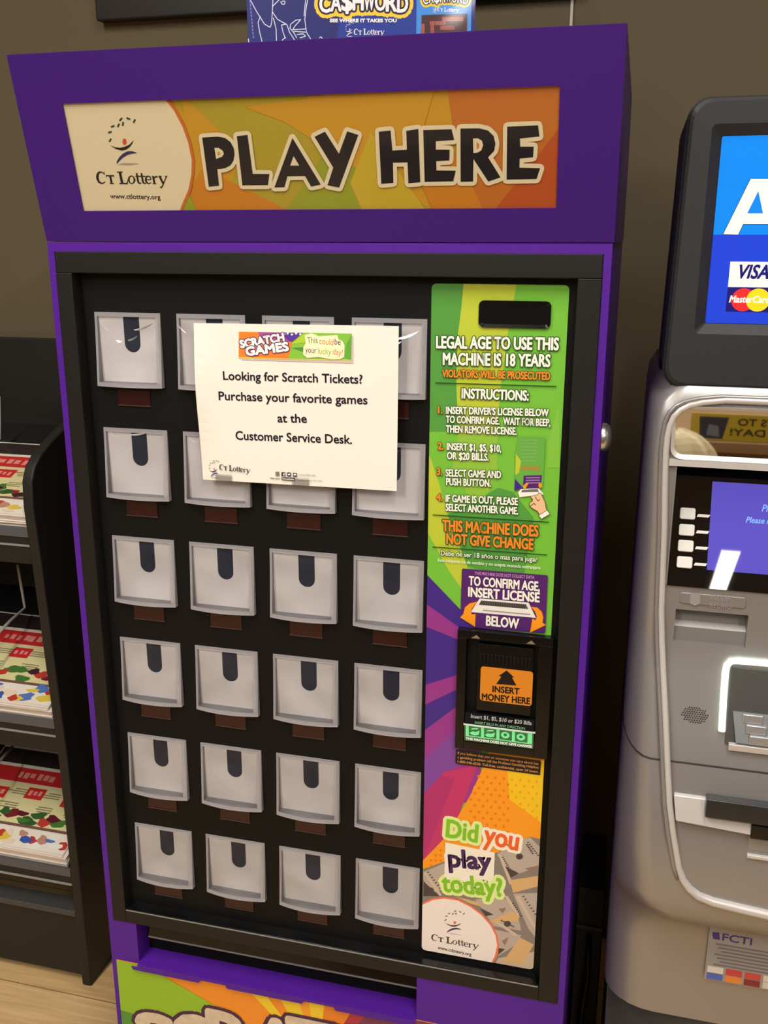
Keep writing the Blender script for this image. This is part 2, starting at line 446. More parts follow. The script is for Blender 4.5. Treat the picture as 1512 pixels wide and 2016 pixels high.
for pts, m_ in (([(310, 180), (600, 180), (480, 420), (420, 300), (340, 190)], S_olive),
                ([(340, 190), (600, 180), (690, 270), (600, 420), (470, 420), (420, 300)], S_olive),
                ([(360, 190), (480, 300), (420, 430), (380, 430)], S_gold),
                ([(340, 430), (400, 330), (600, 430)], S_org),
                ([(560, 420), (640, 300), (760, 330), (860, 430)], S_grn),
                ([(480, 210), (760, 175), (760, 420), (700, 330), (640, 290), (560, 240)], S_gold),
                ([(600, 190), (860, 160), (820, 300), (740, 340)], S_gold),
                ([(730, 260), (850, 430), (720, 430), (690, 360)], S_yel),
                ([(880, 160), (1110, 160), (1110, 430), (960, 430), (900, 300)], S_amber),
                ([(980, 160), (1110, 160), (1110, 300), (1020, 260)], S_amber),
                ([(1110, 240), (1040, 330), (960, 430), (1110, 430)], S_rust),
                ([(860, 430), (820, 340), (900, 300), (960, 430)], S_org),
                ([(340, 430), (372, 380), (395, 430)], S_grn)):
    pr.poly(pts, m_, px=True); pr.L += 1
pr.L = 16
disc = [(325, 190), (345, 215), (362, 247), (374, 280), (381, 315), (380, 345), (374, 375), (362, 402), (352, 430), (90, 430), (90, 190)]
pr.poly(disc, C_cream, px=True, cl=True); pr.L += 2
pr.line(disc[:9], .0035, S_line); pr.L += 2
emblem(pr, emap(pr, (191, 362), (330, 363), .85), S_ink, sg('dash', (40, 70, 45)), sg('head', (205, 80, 50)), sg('navy', (48, 40, 90)), sg('grey', (165, 155, 135)))
pr.text('www.ctlottery.org', (219, 390), (317, 392), 9, S_ink, bold=.015)
def c1(p): return [(380 + x / 4.2, 220 + y / 4.2) for x, y in p]
def c2(p): return [(730 + x / 3.979, 220 + y / 3.979) for x, y in p]
def arc(cx, cy, rx_, ry_, a0, a1, n=8):
    return [(cx + rx_ * math.cos(math.radians(a0 + (a1 - a0) * i / n)), cy + ry_ * math.sin(math.radians(a0 + (a1 - a0) * i / n))) for i in range(n + 1)]
letters = [
    c1([(80, 212), (210, 204), (270, 215), (315, 250), (342, 300), (348, 350), (340, 400), (315, 440), (275, 462), (240, 470), (205, 473), (220, 610), (135, 618)]),
    c1([(366, 200), (455, 190), (498, 512), (636, 513), (624, 605), (412, 607)]),
    c1([(826, 215), (1060, 600), (980, 617), (930, 530), (785, 532), (760, 622), (676, 625)]),
    c1([(1008, 205), (1095, 163), (1210, 345), (1278, 160), (1370, 190), (1212, 625), (1115, 606), (1163, 460)]),
    c2([(65, 155), (158, 145), (172, 302), (285, 296), (280, 148), (375, 133), (390, 550), (297, 558), (290, 395), (176, 397), (180, 555), (85, 563)]),
    c2([(413, 142), (635, 135), (656, 220), (512, 230), (512, 295), (620, 296), (618, 380), (515, 386), (517, 458), (668, 460), (648, 543), (424, 548)]),
    c2([(704, 130), (850, 128), (920, 145), (965, 190), (978, 250), (968, 305), (920, 355), (1018, 512), (922, 545), (806, 368), (803, 545), (706, 547)]),
    c2([(1070, 115), (1312, 105), (1322, 192), (1170, 208), (1172, 272), (1278, 272), (1272, 355), (1168, 365), (1166, 436), (1328, 440), (1300, 525), (1065, 530)])]
pr.L += 2
for q in letters:
    pr.outlined(q, S_ink, .0046, C_cream)
pr.L += 5
pr.poly(c1([(182, 297), (215, 297), (250, 320), (260, 345), (245, 370), (196, 388)]), C_cream, px=True)
pr.poly(c1([(836, 365), (882, 443), (808, 443)]), C_cream, px=True)
pr.poly(c2([(803, 208), (840, 206), (872, 225), (882, 260), (868, 300), (840, 318), (806, 322)]), C_cream, px=True)
pr.L += 1
pr.poly(c1([(205, 330), (220, 328), (235, 342), (222, 358), (208, 360)]), S_yel, px=True)
pr.poly(c2([(832, 236), (850, 250), (850, 280), (832, 292)]), S_org, px=True)
b.build('header_sign', mach, fix=False)['label'] = 'glossy gold PLAY HERE sign with a cream disc at its left end'

# black door frame
b = MB(); fy0, fy1 = PF - .002, .012
fx0, fx1, fz0, fz1 = -.0420, .6637, .5010, 1.5385
ix0, ix1, iz0, iz1 = -.0187, .6363, .5285, 1.5110
b.box(fx0, fx1, fy0 + .0012, fy1, iz1, fz1, M_black)
b.box(fx0, ix0, fy0, fy1, fz0, iz1, M_black); b.box(ix1, fx1, fy0, fy1, fz0, iz1, M_black)
b.box(ix0, ix1, fy0, fy1, fz0, iz0 - .004, M_black)
b.build('door_frame', mach, bevel=.0012)
b = MB()
b.hexa([(ix0 + .001, fy0 + .001, iz0 - .004), (ix1 - .001, fy0 + .001, iz0 - .004), (ix1 - .001, .004, iz0 - .004), (ix0 + .001, .004, iz0 - .004),
        (ix0 + .001, fy0 + .001, iz0 - .002), (ix1 - .001, fy0 + .001, iz0 - .002), (ix1 - .012, .003, iz0 + .001), (ix0 + .012, .003, iz0 + .001)], M_gloss)
b.box(ix0 + .001, ix1 - .001, fy0 - .0004, fy0 + .0012, iz0 - .0048, iz0 - .0034, mat('sill_edge', (132, 132, 126), .3))
b.build('bottom_ledge', mach, bevel=.0003)['label'] = 'shiny black sill along the bottom of the door'

# button panel with openings for the 24 buttons
PITX, PITZ, BW, BH, ZT = .12, .15685, .0964, .0985, 1.46
def cells(c, r): return c * PITX, ZT - r * PITZ
xs = sorted({ix0 - .004, ix1 + .004} | {c * PITX for c in range(4)} | {c * PITX + BW for c in range(4)})
zs = sorted({iz0 - .004, iz1 + .004} | {ZT - r * PITZ for r in range(6)} | {ZT - r * PITZ - BH for r in range(6)})
b = MB()
for i in range(len(xs) - 1):
    for j in range(len(zs) - 1):
        cx, cz = (xs[i] + xs[i + 1]) / 2, (zs[j] + zs[j + 1]) / 2
        hole = any(c * PITX < cx < c * PITX + BW for c in range(4)) and any(ZT - r * PITZ - BH < cz < ZT - r * PITZ for r in range(6))
        if not hole: b.box(xs[i], xs[i + 1], .001, .006, zs[j], zs[j + 1], M_panel)
b.box(ix0 - .004, ix1 + .004, .0148, .0195, iz0 - .004, iz1 + .004, M_pit)
b.build('button_panel', mach)

# one ticket button: translucent rim, white card with a thumb notch, clear cover
M_rim = mat('frosted_rim', (186, 183, 188), .28, .5, var=.06, vscale=60)
M_rim.node_tree.nodes['Principled BSDF'].inputs['Alpha'].default_value = .6
M_card = mat('white_card', (238, 233, 231), .6, .3, var=.05, vscale=25)
M_notch = mat('notch_dark', (50, 56, 72), .5, .4, var=.35, vscale=45)
M_red = mat('dark_red_window', (50, 13, 14), .3, .5, var=.25, vscale=40)
def clear_mat(name, bump, ior_mix, rough=.06):
    mm = bpy.data.materials.new(name); mm.use_nodes = True; nt = mm.node_tree
    for n in list(nt.nodes): nt.nodes.remove(n)
    out = nt.nodes.new('ShaderNodeOutputMaterial'); tr = nt.nodes.new('ShaderNodeBsdfTransparent'); gl = nt.nodes.new('ShaderNodeBsdfGlossy')
    tr.inputs[0].default_value = (.95, .95, .96, 1); gl.inputs['Roughness'].default_value = rough
    fr = nt.nodes.new('ShaderNodeFresnel'); fr.inputs['IOR'].default_value = ior_mix
    mx = nt.nodes.new('ShaderNodeMixShader'); nt.links.new(fr.outputs[0], mx.inputs[0]); nt.links.new(tr.outputs[0], mx.inputs[1]); nt.links.new(gl.outputs[0], mx.inputs[2])
    if bump:
        tc = nt.nodes.new('ShaderNodeTexCoord'); nz = nt.nodes.new('ShaderNodeTexNoise'); nz.inputs['Scale'].default_value = 14; nz.inputs['Detail'].default_value = 1
        oi = nt.nodes.new('ShaderNodeObjectInfo'); ad = nt.nodes.new('ShaderNodeVectorMath'); ad.operation = 'ADD'
        nt.links.new(tc.outputs['Object'], ad.inputs[0]); nt.links.new(oi.outputs['Location'], ad.inputs[1]); nt.links.new(ad.outputs[0], nz.inputs['Vector'])
        bp = nt.nodes.new('ShaderNodeBump'); bp.inputs['Strength'].default_value = bump; bp.inputs['Distance'].default_value = .012
        nt.links.new(nz.outputs['Fac'], bp.inputs['Height']); nt.links.new(bp.outputs['Normal'], gl.inputs['Normal']); nt.links.new(bp.outputs['Normal'], fr.inputs['Normal'])
    nt.links.new(mx.outputs[0], out.inputs[0])
    return mm
M_clear = clear_mat('clear_plastic_cover', .5, 1.30)
M_crease = clear_mat('clear_film_crease', 0, 1.9, .28)
def fy_front(s, t_):   # front of the button: s across 0..1, t down 0..1; bulges towards the bottom
    t_ = max(0.0, t_)
    return -.0005 - .0065 * t_ ** 1.3 - .0065 * t_ ** 1.5 * (1 - (2 * s - 1) ** 2)
RIM_T, RIM_B, RIM_L, RIM_R = .0055, .0055, .0035, .0065
NS = 12
def button_meshes():
    # rim
    r_ = MB(); 
    def outer(s, t_): return (s * BW, fy_front(s, t_), -t_ * BH)
    def inner_uv(s, t_): return ((RIM_L + s * (BW - RIM_L - RIM_R)) / BW, (RIM_T + t_ * (BH - RIM_T - RIM_B)) / BH)
    loop = [(i / NS, 0) for i in range(NS)] + [(1, i / NS) for i in range(NS)] + [(1 - i / NS, 1) for i in range(NS)] + [(0, 1 - i / NS) for i in range(NS)]
    n = len(loop)
    O = [outer(*p) for p in loop]; I = []
    for p in loop:
        q = inner_uv(*p); I.append((q[0] * BW, fy_front(*q), -q[1] * BH))
    OB = [(p[0], .0075, p[2]) for p in O]; IB = [(p[0], .0045, p[2]) for p in I]
    for j in range(n):
        k = (j + 1) % n
        r_.face([O[j], O[k], I[k], I[j]], M_rim); r_.face([O[k], O[j], OB[j], OB[k]], M_rim); r_.face([I[j], I[k], IB[k], IB[j]], M_rim)
    # card with notch (u shaped), thickness 1 mm
    x0, x1, z0, z1 = RIM_L, BW - RIM_R, -BH + RIM_B, -RIM_T
    c_ = MB(); nw, cx, nb = .0117, BW * .535, -.0530
    U = [(x0, z0), (x1, z0), (x1, z1), (cx + nw, z1), (cx + nw, nb + nw)] + [(cx + nw * math.cos(math.radians(-a)), nb + nw + nw * math.sin(math.radians(-a))) for a in range(15, 180, 15)] + [(cx - nw, nb + nw), (cx - nw, z1), (x0, z1)]
    c_.prism([(x, .0036, z) for x, z in U], (0, .0008, 0), M_card)
    d = MB(); d.box(x0, x1, .0048, .0070, z0, z1, M_notch)
    # cover
    k_ = MB()
    rows = []
    for a in range(NS + 1):
        row = []
        for c in range(NS + 1):
            q = inner_uv(c / NS, a / NS); row.append((q[0] * BW, fy_front(*q) + .0006, -q[1] * BH))
        rows.append(row)
    k_.grid(rows, M_clear)
    return r_, c_, d, k_
proto = None
for r in range(6):
    for c in range(4):
        x, z = cells(c, r)
        loc = Vector((x, 0, z)) - Vector(mach['_o'])
        if proto is None:
            r_, c_, d_, k_ = button_meshes()
            O0 = Vector((0, 0, 0))
            ob = r_.build('ticket_button', None, origin=O0, weld=True); ob.parent = mach; ob.location = loc
            kids = []
            for mb_, nm in ((c_, 'white_card'), (d_, 'notch_backing'), (k_, 'clear_cover')):
                o = mb_.build(nm, None, origin=O0, weld=True, smooth=(nm == 'clear_cover')); o.parent = ob; kids.append(o)
            kids[2]['label'] = 'clear plastic cover'; kids[0]['label'] = 'white card with a rounded notch'
            ob.data.polygons.foreach_set('use_smooth', [False] * len(ob.data.polygons))
            proto = (ob, kids)
        else:
            ob = proto[0].copy(); COL.objects.link(ob); ob.parent = mach; ob.location = loc
            for k in proto[1]:
                kk = k.copy(); COL.objects.link(kk); kk.parent = ob
        if r < 2:      # creases in the clear film of the upper rows
            rnd = random.Random(r * 10 + c)
            for q in range(4 if r == 0 else 2):
                x_, t_ = ((.03, .10), (.60, .24), (.50, .37), (.30, .38))[q] if r == 0 else ((.08, .06), (.40, .10))[q]
                x_ += rnd.uniform(-.05, .05); t_ += rnd.uniform(-.03, .03)
                ln, sl, hh = ((.15, -.10, .0024), (.30, .07, .0032), (.16, .05, .0028), (.09, -.01, .0022))[q] if r == 0 else ((.12, -.06, .0018), (.28, .03, .0022))[q]
                rows = [[], [], [], []]
                for i_ in range(13):
                    f_ = i_ / 12; h_ = hh * math.sin(math.pi * f_) ** .6; sx_ = x_ + ln * f_; tt_ = max(.01, t_ - sl * (f_ + .35 * f_ * f_))
                    x, z, y = sx_ * BW, -tt_ * BH, fy_front(sx_, tt_) + .0004
                    rows[0].append((x, y, z)); rows[1].append((x, y - h_ * .24, z - h_ * .5)); rows[2].append((x, y - h_ * .66, z - h_)); rows[3].append((x, y, z - h_ * 1.1))
                b = MB(); b.grid(rows[:3], M_crease)
                o = b.build('film_crease', None, origin=(0, 0, 0), smooth=True); o.parent = ob
# price displays
b = MB(); b.box(0, .0475, -.0003, .002, -.0205, 0, M_red)
b.box(-.0005, .048, -.0012, .001, -.0218, -.0204, mat('display_sill', (70, 50, 50), .4))
pd0 = None
for r in range(6):
    for c in range(4):
        x, z = cells(c, r); loc = Vector((x + .0265, 0, z - .1035)) - Vector(mach['_o'])
        if pd0 is None:
            pd0 = b.build('price_display', None, origin=(0, 0, 0)); o = pd0
        else:
            o = pd0.copy(); COL.objects.link(o)
        o.parent = mach; o.location = loc

# instruction panel: one printed plate, top to bottom
GX0, GX1, GZ0, GZ1 = .4612, .6262, .5378, 1.5028
def pk(n, c_): return mat('print_' + n, c_, .4, .45, coat=.15)
G_lime, G_dark, G_yel, G_line, G_halo = pk('lime', (119, 194, 62)), pk('leaf', (86, 158, 66)), pk('yellow_green', (190, 204, 58)), pk('rule', (20, 82, 30)), pk('shadow_green', (36, 88, 38))
G_white, G_orange, G_ind, G_mag, G_vio, G_crim = pk('white', (250, 248, 236)), pk('orange', (244, 140, 40)), pk('indigo', (66, 40, 138)), pk('magenta', (152, 54, 142)), pk('violet', (128, 70, 160)), pk('crimson', (196, 50, 108))
G_sun, G_yellow, G_plum, G_black, G_dot = pk('sun', (250, 158, 30)), pk('yellow', (245, 200, 30)), pk('plum', (84, 34, 110)), pk('black', (18, 16, 18)), pk('dot', (238, 128, 20))
b = MB()
rr_ = rrect(GX0, GX1, GZ0, GZ1, .006)
b.prism([(x, -.0002, z) for x, z in rr_], (0, .0011, 0), G_lime)
pr = Print(b, (0, -.0002, 0), (1, 0, 0), (0, 0, 1), rr_)
k4 = lambda P_: [(820 + x / 4.725, 540 + y / 4.725) for x, y in P_]
k5 = lambda P_: [(820 + x / 4.725, 850 + y / 4.725) for x, y in P_]
k6 = lambda P_: [(820 + x / 4.725, 1220 + y / 4.725) for x, y in P_]
k7 = lambda P_: [(800 + x / 4.42, 1560 + y / 4.42) for x, y in P_]
pr.poly(k4([(100, 60), (440, 60), (420, 290), (385, 560), (370, 1000), (378, 1200), (395, 1600), (410, 1900), (240, 1900), (100, 1500)]), G_dark, px=True)
pr.poly(k4([(440, 60), (935, 60), (905, 240), (855, 520), (790, 1000), (765, 1250), (755, 1500), (745, 1900), (410, 1900), (395, 1600), (378, 1200), (370, 1000), (385, 560), (420, 290)]), G_yel, px=True)
pr.L += 1
pr.poly(k5([(385, 30), (755, 30), (750, 300), (700, 520), (560, 700), (420, 500), (300, 520)]), pk('lime_mid', (146, 196, 64)), px=True)
pr.poly(k5([(100, 0), (390, 0), (300, 520), (420, 500), (560, 720), (600, 1290), (600, 1850), (100, 1850)]), G_lime, px=True)
pr.L += 1
pr.poly(k5([(290, 770), (560, 640), (760, 520), (900, 560), (1090, 800), (1000, 1320), (640, 1290), (470, 1250)]), G_dark, px=True)
pr.poly(k5([(90, 170), (130, 240), (210, 480), (290, 770), (480, 1270), (420, 1460), (300, 1290), (100, 930)]), G_yel, px=True)
pr.poly(k4([(1330, 1260), (1310, 1260), (1225, 1560), (1215, 1800), (1330, 1800)]), pk('lime_pale', (132, 198, 68)), px=True)
pr.L += 1
# purple rays beside the bill acceptor
for P_, m_ in ((k5([(60, 1285), (92, 1322), (415, 1660), (600, 1820), (600, 2100), (60, 2100)]), G_ind),
               (k6([(50, -260), (600, -80), (600, 2000), (50, 2000)]), None)):
    if m_: pr.poly(P_, m_, px=True)
pr.poly(k6([(50, 40), (600, 40), (600, 1700), (50, 1700)]), G_ind, px=True); pr.L += 1
pr.poly(k5([(60, 1580), (90, 1600), (385, 1810), (600, 1960), (600, 2100), (370, 1925), (60, 1800)]), G_mag, px=True)
pr.poly(k6([(50, 615), (85, 605), (370, 515), (600, 440), (600, 560), (370, 650), (80, 790), (50, 805)]), G_mag, px=True)
pr.poly(k6([(50, 1040), (80, 1025), (365, 812), (600, 640), (600, 1700), (50, 1700)]), G_mag, px=True); pr.L += 1
pr.poly(k6([(50, 1320), (80, 1300), (365, 1020), (600, 790), (600, 1250), (330, 1380), (120, 1620), (50, 1750)]), G_vio, px=True); pr.L += 1
# lower artwork
pr.poly(k7([(100, 100), (330, -180), (620, -240), (460, 190), (320, 410), (100, 640)]), G_crim, px=True)
pr.poly(k7([(100, 420), (160, 0), (300, -150), (420, -120), (300, 200), (150, 585), (100, 640)]), pk('berry', (178, 46, 112)), px=True)
pr.poly(k6([(620, 1370), (690, 1190), (900, 1190), (1250, 1240), (1250, 1700), (500, 1700), (515, 1606)]), G_sun, px=True)
pr.poly(k7([(590, -60), (1250, -260), (1250, 480), (1150, 500), (140, 660), (100, 650), (150, 585), (320, 410), (460, 190), (570, 0)]), G_sun, px=True); pr.L += 1
pr.poly(k7([(880, -200), (1250, -300), (1250, 300), (1160, 250), (900, 60)]), G_yellow, px=True); pr.L += 1
for i in range(9):
    for j in range(11):
        x, y = 560 + i * 72 + (j % 2) * 36, -150 + j * 52 + i * 7
        if 460 + (190 - y) * .5 < x < 1170 and y < 470: pr.ell((800 + x / 4.42, 1560 + y / 4.42), 3.4 - .12 * i, 3.0, G_dot if x < 900 else G_sun, n=8)
for i in range(4):
    for j in range(3):
        x, y = 215 + i * 42, 590 - i * 45 + j * 45
        if x < 345: pr.ell((800 + x / 4.42, 1560 + y / 4.42), 3, 2.6, G_dot, n=8)
pr.L += 1
# banknotes
N_grey, N_pale, N_tan, N_dark, N_edge = pk('note_grey', (136, 126, 118)), pk('note_pale', (186, 172, 160)), pk('note_strap', (216, 176, 120)), pk('note_dark', (72, 62, 62)), pk('note_edge', (208, 186, 168))
pr.poly(k7([(100, 690), (350, 590), (800, 520), (1000, 410), (1080, 385), (1250, 420), (1250, 1700), (100, 1700)]), N_grey, px=True); pr.L += 1
for P_, m_ in (([(940, 420), (1080, 390), (1170, 480), (1170, 640), (930, 720), (790, 540)], N_pale),
               ([(150, 690), (340, 610), (310, 840), (230, 880), (150, 760)], N_pale),
               ([(150, 770), (290, 900), (150, 900)], N_dark),
               ([(600, 930), (830, 900), (960, 1010), (1000, 1200), (760, 1160)], N_pale),
               ([(930, 880), (1170, 870), (1150, 1290), (1060, 1180)], N_pale),
               ([(770, 1190), (1000, 1240), (960, 1320), (800, 1420)], N_pale),
               ([(800, 1440), (1130, 1380), (1130, 1560), (760, 1510)], pk('note_warm', (202, 180, 158)))):
    pr.poly(k7(P_), m_, px=True)
pr.L += 1
for P_, m_ in (([(795, 520), (835, 555), (925, 790), (900, 800)], N_edge), ([(150, 690), (175, 700), (310, 890), (290, 900)], N_edge),
               ([(950, 900), (985, 895), (1125, 1160), (1110, 1180)], N_edge), ([(760, 1120), (790, 1115), (970, 1235), (950, 1250)], N_edge),
               ([(850, 900), (880, 895), (990, 1060), (970, 1075)], N_edge),
               ([(900, 760), (1170, 720), (1165, 810), (930, 870)], N_tan), ([(720, 1120), (920, 1030), (990, 1080), (960, 1120)], N_tan),
               ([(990, 1260), (1110, 1320), (1010, 1490), (840, 1470)], N_tan), ([(420, 900), (620, 950), (650, 990), (560, 965)], N_tan),
               ([(860, 640), (980, 700), (910, 740)], N_dark), ([(640, 1000), (760, 1060), (690, 1075)], N_dark), ([(800, 1350), (860, 1360), (800, 1410)], N_dark),
               ([(1030, 660), (1160, 630), (1100, 690)], pk('note_brown', (150, 116, 108))), ([(800, 1010), (870, 1000), (840, 1050)], pk('note_brown', (150, 116, 108))),
               ([(830, 1290), (890, 1255), (860, 1330)], pk('note_brown', (150, 116, 108)))):
    pr.poly(k7(P_), m_, px=True)
pr.L += 1
for x, y in ((985, 555), (210, 850), (880, 1140)):
    pr.ell((800 + x / 4.42, 1560 + y / 4.42), 7, 6, N_dark, n=12)
for x0, y0, x1, y1 in ((1050, 430, 1150, 560), (1010, 900, 1130, 1080), (1040, 450, 1100, 540), (830, 560, 900, 680), (180, 690, 300, 850), (820, 1110, 940, 1170), (920, 960, 1000, 1090)):
    for i in range(7):
        t_ = i / 7; x, y = x0 + (x1 - x0) * t_, y0 + (y1 - y0) * t_
        pr.poly(k7([(x, y), (x + 16, y - 6), (x + 20, y + 4), (x + 4, y + 9)]), N_dark, px=True)
pr.L += 1
circ = [(100, 985), (140, 965), (230, 925), (330, 912), (450, 930), (560, 985), (660, 1060), (740, 1150), (785, 1240), (800, 1330), (780, 1420), (730, 1520), (690, 1700), (100, 1700)]
pr.poly(k7(circ), pk('disc_white', (242, 232, 226)), px=True); pr.L += 1
pr.line(k7(circ[:12]), .0030, pk('disc_rim', (240, 120, 84))); pr.L += 1
emblem(pr, emap(pr, (848, 1850), (941, 1868), .90), pk('ink', (50, 46, 48)), pk('em_green', (60, 110, 60)), pk('em_head', (226, 120, 50)), pk('em_navy', (54, 38, 92)), pk('em_grey', (200, 190, 188)))
pr.text('www.ctlottery.org', (862, 1867), (928, 1881), 6, pk('ink', (50, 46, 48)), bold=.02)
pr.L += 1
# "Did you play today?"
pale = pk('pale_lime', (226, 242, 160)); cream = pk('cream', (246, 240, 222)); limeT = pk('lime_letters', (130, 196, 40)); orT = pk('orange_letters', (240, 100, 40)); plT = pk('plum_letters', (66, 34, 92))
pr.poly(k7([(340, 430), (770, 520), (760, 790), (330, 780)]), cream, px=True)
pr.text('Did', k7([(348, 380)])[0], k7([(615, 430)])[0], 150 / 4.42, limeT, bold=.03, halo=(pale, .0050))
pr.text('you', k7([(675, 435)])[0], k7([(965, 500)])[0], 165 / 4.42, orT, bold=.03, halo=(cream, .0050))
pr.text('play', k7([(375, 640)])[0], k7([(740, 670)])[0], 150 / 4.42, plT, bold=.03, halo=(cream, .0050))
pr.text('today?', k7([(320, 855)])[0], k7([(838, 900)])[0], 150 / 4.42, limeT, bold=.03, halo=(pale, .0052))
pr.L = 24
# helpline notice
pr.poly([(x, z) for x, z in [pr.px(p) for p in k6([(370, 1200), (1150, 1305), (1160, 1320), (1150, 1440), (375, 1335), (362, 1320)])]], G_black); pr.L += 2
ht = pk('tan_letters', (214, 150, 92))
for s_, a, c_ in (('If you believe that you or someone you care about has', (385, 1243), (1135, 1345)), ('a gambling problem call the Problem Gambling Helpline', (385, 1282), (1135, 1380)), ('1-800-346-6238. Toll-free, confidential, open 24 hours.', (385, 1322), (1135, 1420))):
    pr.text(s_, k6([a])[0], k6([c_])[0], 22 / 4.725, ht, bold=.02)
# rules and lettering of the green part
for a, c_, kk in (((178, 1008), (1303, 1042), k4), ((155, 770), (1232, 838), k5), ((152, 1068), (1215, 1142), k5)):
    pr.line(kk([a, c_]), .0014, G_line)
HG = (G_halo, .0011); HS = (G_halo, .0007)
def T(s_, kk, a, c_, cap, m_=G_white, h=HG, bold=.038): pr.text(s_, kk([a])[0], kk([c_])[0], cap / 4.725, m_, bold=bold, halo=h)
T('LEGAL AGE TO USE THIS', k4, (188, 683), (1320, 702), 108); T('MACHINE IS 18 YEARS', k4, (250, 838), (1242, 857), 108)
T('VIOLATORS WILL BE PROSECUTED', k4, (243, 953), (1243, 980), 68, G_orange, HS); T('INSTRUCTIONS:', k4, (423, 1150), (1042, 1172), 90)
for s_, kk, a, c_ in (('1.', k4, (205, 1290), (242, 1291)), ('2.', k5, (203, 160), (252, 162)), ('3.', k5, (192, 397), (240, 400)), ('4.', k5, (190, 635), (244, 638))):
    T(s_, kk, a, c_, 62, G_orange, HS)
for s_, kk, a, c_ in (("INSERT DRIVER'S LICENSE BELOW", k4, (278, 1294), (1228, 1318)), ('TO CONFIRM AGE.  WAIT FOR BEEP,', k4, (278, 1378), (1245, 1410)), ('THEN REMOVE LICENSE.', k4, (278, 1467), (932, 1490)),
                      ('INSERT $1, $5, $10,', k5, (285, 165), (787, 185)), ('OR $20 BILLS.', k5, (287, 250), (672, 266)), ('SELECT GAME AND', k5, (275, 410), (787, 428)), ('PUSH BUTTON.', k5, (280, 492), (692, 508)),
                      ('IF GAME IS OUT, PLEASE', k5, (275, 647), (942, 678)), ('SELECT ANOTHER GAME.', k5, (275, 730), (945, 765))):
    T(s_, kk, a, c_, 64, G_white, HS)
T('THIS MACHINE DOES', k5, (245, 917), (1132, 970), 100, G_orange); T('NOT GIVE CHANGE', k5, (283, 1037), (1085, 1092), 95, G_orange)
T('Debe de ser 18 a\u00f1os o mas para jugar', k5, (230, 1145), (1128, 1205), 44, pk('pale_green_white', (232, 246, 220)), HS, .015)
T('Esta m\u00e1quina no da cambio y no acepta moneda extranjera', k5, (202, 1203), (1153, 1276), 28, pk('pale_green_white', (232, 246, 220)), None, .015)
# small picture of a hand pushing a button
pr.poly(k5([(945, 40), (1200, 50), (1175, 520), (915, 545), (920, 200)]), pk('mini_panel', (104, 176, 70)), px=True); pr.L += 1
pr.poly(k5([(925, 200), (975, 270), (955, 380), (920, 400)]), G_yel, px=True)
pr.poly(k5([(918, 435), (1000, 525), (912, 545)]), G_ind, px=True)
pr.poly(k5([(998, 405), (1168, 400), (1160, 520), (990, 525)]), G_plum, px=True); pr.poly(k5([(975, 318), (1150, 322), (1145, 360), (975, 350)]), pk('mini_orange', (170, 140, 60)), px=True); pr.L += 1
for i in range(3): pr.poly(k5([(1020, 420 + i * 24), (1150, 418 + i * 24), (1150, 428 + i * 24), (1020, 430 + i * 24)]), pk('mini_lilac', (160, 130, 180)), px=True)
for i in range(7): pr.poly(k5([(975, 70 + i * 32), (1120, 72 + i * 32), (1120, 80 + i * 32), (975, 78 + i * 32)]), pk('mini_grey_green', (136, 182, 110)), px=True)
pr.poly(k5([(1020, 475), (1045, 475), (1015, 525), (995, 520), (992, 500)]), G_sun, px=True); pr.poly(k5([(1140, 475), (1160, 470), (1168, 500), (1150, 525), (1135, 500)]), G_sun, px=True)
pr.poly(k5([(975, 530), (1140, 525), (1185, 580), (960, 605), (945, 560)]), G_white, px=True); pr.L += 1
pr.poly(k5([(985, 535), (1130, 530), (1140, 555), (975, 560)]), pk('mini_grey', (120, 110, 120)), px=True); pr.L += 1
skin = pk('hand', (240, 196, 152)); 
hand = k5([(1062, 600), (1095, 590), (1130, 585), (1140, 565), (1160, 575), (1195, 650), (1205, 710), (1215, 728), (1145, 765), (1130, 735), (1085, 710), (1058, 690), (1055, 660), (1080, 645), (1085, 625)])
pr.outlined(hand, skin, .0006, G_black); pr.L += 3
pr.outlined(k5([(1215, 728), (1240, 760), (1165, 805), (1140, 775)]), G_white, .0006, G_black); pr.L += 1
pr.line(k5([(1060, 690), (1095, 660), (1110, 680)]), .0008, G_black); pr.line(k5([(1105, 600), (1130, 640), (1150, 625)]), .0008, G_black)
# confirm-age notice
pr.L = 24
pr.poly(k5([(433, 1268), (1212, 1330), (1224, 1345), (1200, 1858), (1190, 1872), (580, 1822), (540, 1815), (412, 1660), (424, 1280)]), G_plum, px=True); pr.L += 2
pr.text('THIS MACHINE DOES NOT COLLECT DATA', k5([(545, 1325)])[0], k5([(1096, 1366)])[0], 28 / 4.725, pk('pink_letters', (214, 160, 200)), bold=.01)
for s_, a, c_, h in (('TO CONFIRM AGE,', (490, 1421), (1145, 1477), 82), ('INSERT LICENSE', (485, 1526), (1142, 1580), 84), ('BELOW', (650, 1795), (950, 1825), 88)):
    T(s_, k5, a, c_, h, G_white, (pk('deep_plum', (52, 16, 72)), .0006))
pr.L += 3
pr.poly(k5([(590, 1545), (1045, 1585), (1112, 1726), (506, 1672)]), pk('card_white', (240, 236, 230)), px=True); pr.L += 1
pr.poly(k5([(605, 1564), (1020, 1600), (1042, 1645), (580, 1605)]), pk('card_bars', (96, 92, 92)), px=True); pr.L += 1
for i in range(26):
    x = 605 + i * 16.2; pr.poly(k5([(x, 1566 + i * 1.35), (x + 6, 1566 + i * 1.4), (x + 2, 1604 + i * 1.5), (x - 7, 1603 + i * 1.5)]), pk('card_dark', (40, 38, 40)), px=True)
pr.poly(k5([(620, 1650), (1060, 1690), (1062, 1700), (618, 1660)]), pk('card_grey', (150, 146, 150)), px=True)
